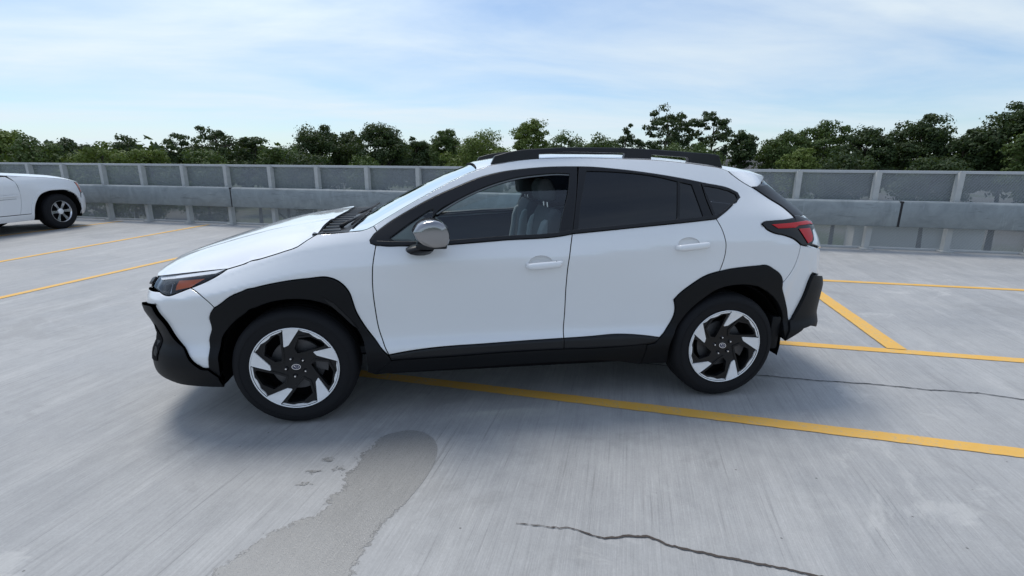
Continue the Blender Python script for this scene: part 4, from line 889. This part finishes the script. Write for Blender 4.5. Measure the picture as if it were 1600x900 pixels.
for pr, (xa, xb, za, zb_) in ((fdoor, (.010, .232, .928, .942)), (rdoor, (.932, 1.150, 1.018, 1.036))):
    for d_, s_ in zip(pr, (-1, 1)):
        handle(xa, xb, za, zb_, 0, d_, s_)
        hc = HCUP[0 if xa < .5 else 1]; V, F = [], []
        for q_ in range(6):
            k_ = math.cos(q_ / 5 * math.pi / 2) * 1.06; dp_ = .003 + .019 * math.sin(q_ / 5 * math.pi / 2)
            for a_, z_ in cup(hc, max(.02, k_)): c = CS.at(a_, z_, -dp_); V.append((c.x, s_ * c.y, c.z))
        for q_ in range(5):
            for t_ in range(24): F.append((q_ * 24 + t_, q_ * 24 + (t_ + 1) % 24, (q_ + 1) * 24 + (t_ + 1) % 24, (q_ + 1) * 24 + t_)[::int(-s_)])
        mesh_obj('handle_cup', V, F, 'paint', d_, smooth=True)
        if xa < .5:
            V, F = tube_pts([(CS.at(.186, .940, .034).x, s_ * CS.at(.186, .940, .0).y - s_ * -.0335, .940 + q_ * .019) for q_ in (-1, -.5, 0, .5, 1)], .0022, 5); mesh_obj('lock_joint', V, F, 'interior_grey', d_)
            c = CS.at(.213, .941, .0365); o = lathe('key_lock', [(.0001, -.002), (.007, -.002), (.008, 0)], 'chrome', d_, 12); o.location = (c.x, s_ * c.y, c.z); o.rotation_euler = (0, 0, 0 if s_ < 0 else math.pi)
cap_ = [(-.642, 1.150), (-.612, 1.193), (-.55, 1.216), (-.505, 1.213), (-.46, 1.181), (-.449, 1.150), (-.455, 1.090), (-.469, 1.069), (-.556, 1.066), (-.612, 1.096)]
def mirror(s_, parent):
    e = empty('wing_mirror', parent=parent)
    o_ = closed(spline(cap_ + cap_[:1], .02, 46)[:-1], .015); cx, cz2 = -.535, 1.135; V, F = [], []; lay = [(.90, .95, .95), (.915, 1.0, 1), (.98, 1.0, 1), (1.035, .995, .985), (1.052, .97, .945), (1.060, .92, .86), (1.063, .6, .55), (1.064, .2, .2)]
    k = len(o_)
    for w, a, b in lay:
        for x, z in o_: V.append((cx + (x - cx) * a + .10 * (w - .90), s_ * w, cz2 + (z - cz2) * b))
    for i in range(len(lay) - 1):
        for j in range(k): F.append((i * k + j, i * k + (j + 1) % k, (i + 1) * k + (j + 1) % k, (i + 1) * k + j))
    F.append(tuple(range(k))); F.append(tuple((len(lay) - 1) * k + j for j in range(k)))
    bm = bmesh.new(); bv = [bm.verts.new(v) for v in V]
    for f in F: bm.faces.new([bv[i] for i in f])
    bmesh.ops.triangulate(bm, faces=[f for f in bm.faces if len(f.verts) > 4]); bm_obj('mirror_cap', bm, 'dark_chrome', e, angle=50)
    bm = bmesh.new()
    V, F = tube_pts([(-.60, s_ * .86, 1.040), (-.605, s_ * .905, 1.038), (-.60, s_ * .945, 1.040), (-.585, s_ * .965, 1.062)], [.036, .038, .040, .030], 12)
    bv = [bm.verts.new((-.602 + (v.x + .602) * 1.9, v.y, 1.037 + (v.z - 1.037) * .72)) for v in V]
    for f in F: bm.faces.new([bv[i] for i in f])
    bm_obj('mirror_foot', bm, 'satin_black', e, angle=50)
    bm = bmesh.new(); box_bm(bm, -.532, s_ * .975, 1.078, .165, .17, .030, .010); bm_obj('mirror_base', bm, 'satin_black', e, angle=40)
    bm = bmesh.new(); box_bm(bm, -.462, s_ * .985, 1.138, .006, .125, .095, .002); bm_obj('mirror_glass', bm, 'chrome', e, angle=40)
mirror(-1, fdoor[0]); mirror(1, fdoor[1])

# ---- wheels
def polar(a, r): return (r * math.cos(R(a)), r * math.sin(R(a)))
def plate(name, outer, holes, mat, parent, yf, depth, grid=0., rep=1, joined=True):
    """flat wheel piece in the wheel plane, dished by yf(r), extruded inwards; rep copies turned by 360/rep"""
    P, T_, loops = cdt(clean(outer, .0008), [clean(h, .0008) for h in holes], grid); bm = bmesh.new()
    for k in range(rep):
        ca, sa = math.cos(2 * math.pi * k / rep), math.sin(2 * math.pi * k / rep)
        rot = [(x * ca - z * sa, x * sa + z * ca) for x, z in P]; f0 = [bm.verts.new((x, yf(math.hypot(x, z)), z)) for x, z in rot]; f1 = [bm.verts.new((x, yf(math.hypot(x, z)) + depth, z)) for x, z in rot]
        for t in T_: bm.faces.new([f0[i] for i in t]); bm.faces.new([f1[i] for i in t][::-1])
        for l in loops:
            for i in range(len(l)): a, b = l[i], l[(i + 1) % len(l)]; bm.faces.new((f0[a], f0[b], f1[b], f1[a]))
    return bm_obj(name, bm, mat, parent, angle=28)
def plates(name, outer, holes, mat, parent, yf, depth, grid=0., n=5):
    o = plate(name, outer, holes, mat, parent, yf, depth, grid)
    for k in range(1, n): c = o.copy(); COL.objects.link(c); c.rotation_euler = (0, 2 * math.pi * k / n, 0)
RR = .2460
def dish(r): return .010 + .026 * (1 - min(1, r / RR)) ** 1.1
hole0 = [(-.43, .775), (-.33, .845), (-.275, .815), (-.285, .33), (-.305, .165), (-.44, .150), (-.66, .345), (-.60, .610)]
hole0 = [(x * RR, z * RR) for x, z in hole0]
def rotp(p, k): a = 2 * math.pi * k / 5; return (p[0] * math.cos(a) - p[1] * math.sin(a), p[0] * math.sin(a) + p[1] * math.cos(a))
def make_wheel(name):
    w = empty(name, parent=car)
    tp = [(.2395, .020), (.2450, .006), (.2520, .004), (.262, .0005), (.290, -.007), (.315, -.006), (.334, .004), (.3455, .022), (.3515, .040), (.3525, .060), (.347, .0605), (.347, .068), (.353, .0685), (.3535, .108), (.347, .1085), (.347, .116), (.3535, .1165), (.353, .156), (.347, .1565), (.347, .164), (.3525, .1645), (.3515, .185), (.343, .206), (.315, .222), (.27, .224), (.2395, .205)]
    ty = lathe('tyre', tp, 'rubber', w, 96, True, 30)
    lathe('sidewall_ring', [(.300, -.0090), (.303, -.0098), (.306, -.0090), (.304, -.003), (.301, -.003)], 'rubber', ty, 96, True)
    rm = lathe('rim', [(.2475, .004), (.2475, .0), (.2440, -.003), (.2365, .002), (.2340, .010), (.2330, .03), (.222, .06), (.215, .12), (.222, .19), (.24, .2)], 'alloy_dark', w, 96)
    lathe('machined_lip', [(.2480, .001), (.2470, -.0025), (.2440, -.0040), (.2405, -.002), (.2395, .004)], 'alloy', w, 96)
    disc_o = [polar(a, .2335) for a in range(0, 360, 5)]; hs = [[rotp(p, k) for p in hole0] for k in range(5)]
    plate('spokes', disc_o, hs, 'alloy_dark', w, dish, .022, .02)
    fr = inset(closed(hole0, .02), -.0115)
    plates('spoke_ridge', fr, [hole0], 'alloy_dark', w, lambda r: dish(r) - .0055, .008)
    # bright machined wedges and lip segments
    wedge = [(-.188, .952), (-.222, .535), (-.205, .520), (-.112, .560), (-.10, .575), (.115, .885), (.10, .935)] 
    wedge = [(x * RR, z * RR) for x, z in wedge]; arc = [polar(a, .2400) for a in (80, 84, 88, 92, 96, 100, 102)]
    plates('machined_wedge', wedge[:6] + arc, [], 'alloy', w, lambda r: dish(r) - .0068 - .004 * sst(.19, .235, r), .008, .012)
    seg = [polar(a, .2400) for a in range(102, 152, 4)] + [polar(152, .236), polar(146, .229), polar(138, .232), polar(131, .224), polar(124, .224), polar(119, .231), polar(104, .231)]
    plates('lip_segment', seg, [], 'alloy', w, lambda r: .0015, .010)
    hubp = [polar(a, .066) for a in range(0, 360, 12)]; plate('hub_face', hubp, [], 'alloy_dark', w, lambda r: .0295, .02)
    for k in range(5):
        x, z = polar(116 + 72 * k, .0575)
        o = lathe('lug_nut', [(.0001, .006), (.005, .0062), (.0075, .010), (.0088, .020), (.0088, .034)], 'chrome', w, 6, smooth_angle=30); o.location = (x, .010, z)
        o = lathe('lug_seat', [(.0095, .0005), (.0145, .0), (.015, .006)], 'void', w, 14); o.location = (x, .0288, z)
    # oval emblem with a cluster of stars
    el = lambda a, b: [(a * math.cos(R(t)) , b * math.sin(R(t))) for t in range(0, 360, 12)]
    em = plate('emblem', el(.0235, .0160), [], 'badge_blue', w, lambda r: .0245, .006)
    plate('emblem_ring', el(.0255, .0178), [el(.0222, .0147)], 'chrome', em, lambda r: .0232, .005)
    def star(cx, cz_2, r): return [(cx + (r if k % 2 == 0 else r * .42) * math.cos(R(90 + 45 * k)), cz_2 + (r if k % 2 == 0 else r * .42) * math.sin(R(90 + 45 * k))) for k in range(8)]
    for cx, cz_2, r in ((-.0085, .0045, .0058), (.004, .0065, .0030), (.0125, .0035, .0030), (.010, -.0045, .0030), (.001, -.0070, .0030), (-.004, -.0020, .0026)): plate('star', star(cx, cz_2, r), [], 'chrome', em, lambda r: .0235, .003)
    o = lathe('hub_cap', [(.0001, .0275), (.026, .0272), (.0285, .029), (.029, .034)], 'satin_black', w, 24)
    lathe('brake_disc', [(.05, .075), (.152, .072), (.154, .074), (.154, .094), (.05, .096)], 'disc', w, 48)
    V = []; cal = [polar(a, .175) for a in range(-14, 39, 6)] + [polar(a, .105) for a in range(38, -15, -6)]; plate('brake_caliper', cal, [], 'caliper', w, lambda r: .052, .06)
    lathe('barrel', [(.05, .13), (.216, .125), (.218, .16)], 'void', w, 32)
    return w
w0 = make_wheel('wheel')
def wheel_at(x, y, rot, flip, src=None):
    if src is None: o = w0
    else:
        o = src.copy(); COL.objects.link(o)
        for c in list(src.children):
            d = c.copy(); COL.objects.link(d); d.parent = o
            for g_ in list(c.children): e = g_.copy(); COL.objects.link(e); e.parent = d
    o.location = (x, y, .3535); o.rotation_euler = (0, rot, math.pi if flip else 0); return o
wheel_at(-1.335, -.885, 0, False)
rwheel = wheel_at(1.335, -.885, R(17), False, w0)
wheel_at(-1.335, .885, R(40), True, w0); wheel_at(1.335, .885, R(65), True, w0)
# wheel wells, underbody, mud flaps
for xw in (-1.335, 1.335):
    for s_ in (-1, 1):
        pr = [(.415, .0), (.425, .03), (.43, .33)]; V, F = [], []
        an = list(range(-4, 203, 9)) if xw < 0 else list(range(-13, 185, 9))
        for a in an:
            for r_, d_ in pr: V.append((xw + r_ * math.cos(R(a)), s_ * (.862 - d_), .355 + r_ * math.sin(R(a))))
        for i in range(len(an) - 1):
            for j in range(2): F.append((i * 3 + j, i * 3 + j + 1, (i + 1) * 3 + j + 1, (i + 1) * 3 + j))
        V.append((xw, s_ * .53, .355)); c = len(V) - 1
        for i in range(len(an) - 1): F.append((i * 3 + 2, c, (i + 1) * 3 + 2))
        mesh_obj('wheel_well', V, F, 'void', car, smooth=True)
ub = bmesh.new(); box_bm(ub, 0, 0, .31, 1.72, 1.56, .14, .02); box_bm(ub, -1.95, 0, .36, .36, 1.20, .16, .02); box_bm(ub, 1.98, 0, .42, .30, 1.20, .18, .02); box_bm(ub, 0, 0, .36, 3.9, 1.02, .18, .02); bm_obj('underbody', ub, 'void', car)
V, F = tube_pts([(-.9, .2, .235), (.9, .25, .235), (1.6, .4, .27), (2.08, .45, .30)], .03, 8); mesh_obj('exhaust_pipe', V, F, 'satin_black', car, smooth=True)
for s_ in (-1, 1):
    o = box('mud_flap', (1.700, s_ * .785, .425), (.07, .16, .23), 'plastic', car, .02, (0, R(2), 0)); 
# ---- cabin
def rounded(name, pts, w0_, w1_, mat, parent, bev=.025):
    """side outline (x, z) given a width from w0 to w1"""
    P, T_, loops = cdt(clean(spline(pts + pts[:1], .05, 50)[:-1], .004), (), 0); bm = bmesh.new()
    f0 = [bm.verts.new((x, w0_, z)) for x, z in P]; f1 = [bm.verts.new((x, w1_, z)) for x, z in P]
    for t in T_: bm.faces.new([f0[i] for i in t]); bm.faces.new([f1[i] for i in t][::-1])
    l = loops[0]
    for i in range(len(l)): a, b = l[i], l[(i + 1) % len(l)]; bm.faces.new((f0[a], f0[b], f1[b], f1[a]))
    o = bm_obj(name, bm, mat, parent, angle=40)
    if bev: m = o.modifiers.new('b', 'BEVEL'); m.width = bev; m.segments = 3; m.limit_method = 'ANGLE'; m.angle_limit = R(60)
    return o
rounded('dashboard', [(-1.0, .60), (-1.0, 1.085), (-.78, 1.075), (-.62, 1.055), (-.56, 1.0), (-.60, .85), (-.66, .60)], -.74, .74, 'interior_dark', car, .03)
rounded('centre_console', [(-.62, .38), (-.62, .80), (-.2, .68), (.22, .70), (.22, .38)], -.12, .12, 'interior_dark', car, .02)
box('cabin_floor', (.3, 0, .40), (2.6, 1.50, .04), 'interior_dark', car)
for s_ in (-1, 1):
    c = s_ * .37
    st = rounded('front_seat', [(-.25, .52), (-.27, .66), (-.20, .72), (.10, .70), (.14, .80), (.17, 1.05), (.195, 1.18), (.225, 1.225), (.285, 1.225), (.31, 1.16), (.30, .95), (.27, .70), (.25, .52)], c - .225, c + .225, 'seat_cloth', car, .05)
    rounded('headrest', [(.155, 1.275), (.15, 1.36), (.175, 1.415), (.235, 1.415), (.275, 1.34), (.285, 1.275), (.22, 1.262)], c - .125, c + .125, 'seat_cloth', st, .03)
    for k in (-1, 1):
        rounded('bolster', [(.10, .78), (.135, 1.0), (.165, 1.14), (.205, 1.17), (.22, 1.0), (.20, .78)], c + k * .19 - .035, c + k * .19 + .035, 'seat_light', st, .02)
        V, F = tube_pts([(.235, c + k * .06, 1.20), (.225, c + k * .06, 1.29)], .007, 6); mesh_obj('headrest_post', V, F, 'chrome', st)
bs = rounded('rear_seat', [(.62, .50), (.60, .66), (.70, .72), (1.0, .70), (1.08, .9), (1.16, 1.15), (1.24, 1.17), (1.26, .9), (1.2, .5)], -.64, .64, 'seat_cloth', car, .04)
for c in (-.40, .0, .40): rounded('headrest', [(1.15, 1.19), (1.16, 1.27), (1.20, 1.31), (1.26, 1.30), (1.28, 1.19)], c - .12, c + .12, 'seat_cloth', bs, .025)
sw = lathe('steering_wheel', [(.178 + .013 * math.cos(R(a)), .013 * math.sin(R(a))) for a in range(0, 360, 45)], 'interior_dark', car, 40, True); sw.location = (-.43, -.37, .985); sw.rotation_euler = (R(0), R(0), R(90)); sw.rotation_euler = (Matrix.Rotation(R(-25), 4, 'Y') @ Matrix.Rotation(R(90), 4, 'Z')).to_euler()
bm = bmesh.new(); box_bm(bm, 0, .01, 0, .34, .03, .045, .01); box_bm(bm, 0, .01, 0, .12, .05, .10, .02); box_bm(bm, 0, .01, -.08, .04, .03, .16, .01); bm_obj('steering_spokes', bm, 'interior_dark', sw, angle=40)
V, F = tube_pts([(-.72, -.37, .86), (-.45, -.37, .975)], .04, 10); mesh_obj('steering_column', V, F, 'interior_dark', car)
box('rear_view_mirror', (-.30, 0, 1.395), (.03, .24, .065), 'interior_dark', car, .012)
dt = [(-.78, .45), (-.80, 1.045)] + [(p[0], p[1] - .004) for p in T['belt'][3:8]] + [(.24, .45)]
both('door_trim', dt, 'interior_dark', fdoor, off=-.055, depth=.01, grid=.08, soft=0, gap=0)
both('door_trim', [(.30, .45), (.30, 1.10), (.69, 1.13), (1.02, 1.155), (1.17, 1.17), (1.19, .9), (1.0, .72), (.86, .5)], 'interior_dark', rdoor, off=-.055, depth=.01, grid=.08, soft=0, gap=0)
# inner pillar trims
both('pillar_trim', [(.29, 1.10), (.355, 1.47), (.43, 1.47), (.36, 1.10)], 'interior_grey', off=-.06, depth=.01, grid=.08, soft=0, gap=0)
for s_ in (-1, 1):
    V, F = tube_pts([(.34, s_ * .70, 1.33), (.30, s_ * .735, 1.2), (.27, s_ * .74, .95), (.26, s_ * .72, .6)], .012, 6); mesh_obj('seat_belt', [(v[0], v[1], v[2]) for v in V], F, 'interior_grey', car)

# ================================================================== the white SUV at the left edge
# local axes: front +X, near (right) side -Y, front axle at x = 0
suv = tag(empty('parked_suv', (-8.77, 9.64, 0), math.atan2(.97, .25)), 'white SUV with chrome six-spoke wheels, cut off by the left edge', 'car')
suv.location = Vector((-8.77, 9.64, 0)) + Vector((-.97, .25, 0)) * .94 + Vector((.25, .97, 0)) * .10 + Vector((.06, -.12, 0)); suv.scale = (1.03, 1.03, 1.03)
Wv = herm([.18, .26, .36, .45, .62, .80, .95, 1.05, 1.12], [.84, .885, .915, .922, .925, .932, .926, .905, .870])
xfv = herm([.2, .3, .45, .6, .72, .80, .95, 1.1], [.74, .82, .88, .88, .84, .80, .77, .72])
TV = arc_table(3.0, 2.6, .62, .92)
def S_suv(s, z):
    def Wd(x):
        if z <= 1.12: w = Wv(z)
        else: h = z - 1.12; w = .870 - .25 * h - .12 * h * h
        if x < -3.0: w -= .06 * ((-3.0 - x) / .9) ** 2
        for xw in (0, -2.87): w += .016 * math.exp(-(abs(x - xw) / .52) ** 4) * sst(.3, .6, z) * (1 - sst(.82, .98, z))
        return w
    if s > .2:
        ph = float(np.interp(min(s - .2, TV[1][-1]), TV[1], TV[0])); A = xfv(z) - .2; x = .2 + A * math.sin(ph) ** (2 / 3.0); return (x, Wd(.2) * max(0, math.cos(ph)) ** (2 / 2.6), z)
    return (s, Wd(s), z)
VS = Surf(S_suv); SCV = .2 + TV[1][-1]
def vboth(name, outline, mat, par=None, **kw):
    a = panel(name, VS, outline, mat, par[0] if par else suv, side=-1, **kw); b = panel(name, VS, outline, mat, par[1] if par else suv, side=1, **kw); return a, b
va = [(-.585, .27), (-.57, .45), (-.50, .63), (-.41, .745), (-.26, .81), (-.07, .826), (.19, .80), (.35, .70), (.43, .51), (.445, .29)]
gapv = [(-.90, 1.14), (-.81, 1.02), (-.775, .79), (-.79, .59), (-.85, .385)]
vboth('front_fender', [(-1.02, 1.150), (-.6, 1.115), (-.2, 1.085), (.15, 1.045), (.42, .985), (.47, .88), (.50, .735)] + [(.43, .56)][:0] + spline(va[:9])[::-1][0:] + [(-.585, .385)] + spline(gapv)[::-1], 'suv_paint', grid=.045)
lip = spline(va); lip2 = [(-.07 + (x + .07) * 1.115, .30 + (z - .30) * 1.085) for x, z in lip]
vboth('arch_lip', lip + lip2[::-1], 'suv_paint', off=.010, depth=.012, grid=0, soft=.006, gap=.001)
arr = [(-2.87 - (x + .0), z) for x, z in va][::-1]
dv = vboth('front_door', spline(gapv[1:]) + [(-1.90, .385), (-1.95, 1.12), (-.93, 1.12)][0:3], 'suv_paint', grid=.05)
vboth('rear_door', [(-1.905, .385), (-2.36, .385), (-2.42, .60), (-2.60, .84), (-2.72, 1.12), (-1.955, 1.12)], 'suv_paint', grid=.06)
vboth('rear_quarter', [(-2.725, 1.12), (-2.605, .84), (-2.60, .80)] + [(-2.72, .83), (-2.94, .83), (-3.15, .78), (-3.28, .66), (-3.33, .45), (-3.84, .45), (-3.90, 1.12)], 'suv_paint', grid=.06)
vboth('sill', [(-.585, .378), (-.585, .25), (-2.28, .25), (-2.36, .378)], 'suv_paint', off=.008, depth=.03, grid=.06)
vboth('door_moulding', [(-.83, .775), (-.83, .735), (-1.88, .715), (-1.88, .765)], 'suv_paint', dv, off=.012, depth=.012, grid=0, soft=.006)
vboth('door_moulding', [(-.86, .700), (-.86, .690), (-1.88, .665), (-1.88, .680)], 'interior_grey', dv, off=.003, depth=.006, grid=0, soft=.002)
sb_ = panel('front_bumper', VS, [(.505, .73), (.62, .735), (SCV, .72), (SCV, .36), (.75, .30), (.45, .27), (.445, .45), (.425, .56)], 'suv_paint', suv, off=.012, side=0, grid=.05, soft=.006)
panel('bumper_slot', VS, [(.62, .700), (.80, .690), (.80, .660), (.62, .680)], 'void', sb_, off=.0135, side=0, grid=0, depth=.002)
panel('lower_valance', VS, [(.47, .275), (.75, .30), (SCV, .33), (SCV, .24), (.8, .22), (.5, .22)], 'plastic', sb_, off=0, side=0, grid=.08)
hv = vboth('headlight', [(.425, .980), (.50, .960), (.80, .945), (.82, .76), (.58, .745), (.505, .738), (.475, .86)], 'lens_white', off=.003, grid=.05, soft=.004)
vboth('amber_reflector', [(.430, .975), (.515, .950), (.565, .755), (.512, .745), (.480, .86)], 'suv_amber', hv, off=.008, depth=.004, grid=0, soft=.003)
panel('grille', VS, [(.86, .76), (.84, .90), (SCV, .91), (SCV, .745)], 'satin_black', suv, off=-.005, side=0, grid=.06)
# bonnet
e2 = [Vector(S_suv(*p)) for p in resample([(SCV, .955), (.8, .955), (.5, .965), (.42, .988), (.15, 1.048), (-.2, 1.088), (-.6, 1.118), (-1.02, 1.153)], .08)]
e2 = sorted(e2, key=lambda p: p.x); v_x, v_w, v_z = [p.x for p in e2], [p.y for p in e2], [p.z for p in e2]
vzc = herm([-1.1, -.9, -.5, 0, .3, .5, .66, .75], [1.22, 1.21, 1.185, 1.15, 1.12, 1.08, 1.03, .975])
def vhood(x, w): we = float(np.interp(x, v_x, v_w)); z0 = float(np.interp(x, v_x, v_z)); t = min(1, abs(w) / max(.001, we)); c = max(z0, vzc(x)); return c - (c - z0) * (.3 * t ** 2 + .7 * t ** 4)
sheet('bonnet', inset(closed([(p.x, p.y) for p in e2] + [(v_x[-1], 0), (-1.08, 0)], .05), .003), vhood, 'suv_paint', suv, grid=.06)
# glasshouse
vboth('window_frame', [(-1.02, 1.125), (-3.88, 1.125), (-3.72, 1.70), (-1.88, 1.70)], 'satin_black', holes=[[(-1.22, 1.16), (-1.90, 1.64), (-2.0, 1.64), (-2.02, 1.16)], [(-2.10, 1.16), (-2.08, 1.64), (-2.72, 1.64), (-2.80, 1.16)], [(-2.92, 1.16), (-2.85, 1.64), (-3.60, 1.63), (-3.72, 1.16)]], grid=.08, off=.0)
for q_ in ([(-1.22, 1.16), (-1.90, 1.64), (-2.0, 1.64), (-2.02, 1.16)], [(-2.10, 1.16), (-2.08, 1.64), (-2.72, 1.64), (-2.80, 1.16)], [(-2.92, 1.16), (-2.85, 1.64), (-3.60, 1.63), (-3.72, 1.16)]):
    vboth('window_glass', q_, 'tinted_glass', off=-.01, depth=.003, grid=.1, soft=0, gap=-.01)
vboth('roof_side', [(-1.02, 1.128), (-1.89, 1.705), (-3.73, 1.705), (-3.80, 1.78), (-1.95, 1.785), (-1.86, 1.75), (-1.0, 1.16)], 'suv_paint', grid=.08, off=.004)
rvw = S_suv(-2.5, 1.78)[1]
sheet('roof', [(-1.93, 0), (-1.93, rvw), (-3.80, rvw - .03), (-3.80, 0)], lambda x, w: 1.783 + .05 * (1 - (w / rvw) ** 2) * (1 - ((x + 2.86) / .98) ** 6), 'suv_paint', suv, grid=.12)
pe = [Vector(S_suv(*p)) for p in ((-1.0, 1.16), (-1.3, 1.365), (-1.6, 1.57), (-1.90, 1.77))]; loft('windscreen', pe, [(-.92, 1.19), (-1.21, 1.40), (-1.52, 1.60), (-1.86, 1.80)], 'windshield_glass', suv)
panel_back = mesh_obj('tailgate', [(-3.92, -.84, .5), (-3.92, .84, .5), (-3.90, .84, 1.12), (-3.90, -.84, 1.12), (-3.80, .66, 1.78), (-3.80, -.66, 1.78)], [(0, 1, 2, 3), (3, 2, 4, 5)], 'suv_paint', suv)
box('rear_bumper', (-3.93, 0, .47), (.14, 1.76, .26), 'suv_paint', suv, .04)
for s_ in (-1, 1):
    o = box('tail_light', (-3.90, s_ * .80, 1.0), (.06, .13, .34), 'red_lens', suv, .02)
    bm = bmesh.new(); box_bm(bm, -1.32, s_ * 1.02, 1.19, .12, .20, .15, .04); box_bm(bm, -1.32, s_ * .90, 1.145, .07, .12, .05, .015); mo = bm_obj('wing_mirror', bm, 'suv_paint', suv, angle=40)
    box('mirror_glass', (-1.383, s_ * 1.02, 1.19), (.006, .16, .11), 'chrome', mo)
    for xd in (-1.72, -2.28): box('door_handle', (xd, s_ * .935, .98), (.17, .03, .035), 'suv_paint', suv, .012)
ub = bmesh.new(); box_bm(ub, -1.45, 0, .42, 1.7, 1.66, .22, .02); box_bm(ub, -1.45, 0, .52, 4.3, 1.1, .36, .02); box_bm(ub, -1.5, 0, .95, 1.7, 1.5, .3, .02); bm_obj('underbody', ub, 'void', suv)
for xw in (0, -2.87):
    for s_ in (-1, 1):
        V, F = [], []; an = list(range(-20, 201, 10))
        for a in an:
            for d_ in (0, .36): V.append((xw + .46 * math.cos(R(a)), s_ * (.905 - d_), .385 + .455 * math.sin(R(a))))
        for i in range(len(an) - 1): F.append((2 * i, 2 * i + 1, 2 * i + 3, 2 * i + 2))
        V.append((xw, s_ * .54, .385)); c = len(V) - 1
        for i in range(len(an) - 1): F.append((2 * i + 1, c, 2 * i + 3))
        mesh_obj('wheel_well', V, F, 'void', suv, smooth=True)
def suv_wheel():
    w = empty('wheel', parent=suv)
    lathe('tyre', [(.222, .03), (.228, .012), (.25, .004), (.30, -.006), (.338, .004), (.356, .022), (.368, .04), (.371, .07), (.363, .075), (.371, .08), (.372, .125), (.363, .13), (.371, .135), (.371, .18), (.356, .22), (.30, .24), (.222, .21)], 'rubber', w, 72, True, 30)
    lathe('rim', [(.229, .010), (.226, .004), (.218, .004), (.208, .018), (.196, .06), (.190, .14), (.22, .2)], 'chrome', w, 64)
    for k in range(6):
        a0 = 60 * k + 12
        sp = [polar(a0 - 24, .055), polar(a0 - 11, .12), polar(a0 - 10, .19), polar(a0 - 12, .213), polar(a0 + 12, .213), polar(a0 + 10, .19), polar(a0 + 11, .12), polar(a0 + 24, .055)]
        plate('spoke', sp, [], 'chrome', w, lambda r: .030 - .014 * sst(.10, .21, r), .02, .02)
    lathe('hub_cap', [(.0001, .012), (.04, .014), (.054, .02), (.062, .034), (.062, .05)], 'alloy', w, 24)
    lathe('brake_disc', [(.05, .085), (.16, .085), (.16, .10)], 'void', w, 32); lathe('barrel', [(.04, .13), (.2, .128)], 'void', w, 32)
    return w
sw0 = suv_wheel()
for i, (x, s_) in enumerate(((0, -1), (-2.87, -1), (0, 1), (-2.87, 1))):
    if i == 0: o = sw0
    else:
        o = sw0.copy(); COL.objects.link(o)
        for c in list(sw0.children): d = c.copy(); COL.objects.link(d); d.parent = o
    o.location = (x, s_ * .915, .371); o.rotation_euler = (0, R(9 + 20 * i), math.pi if s_ > 0 else 0)
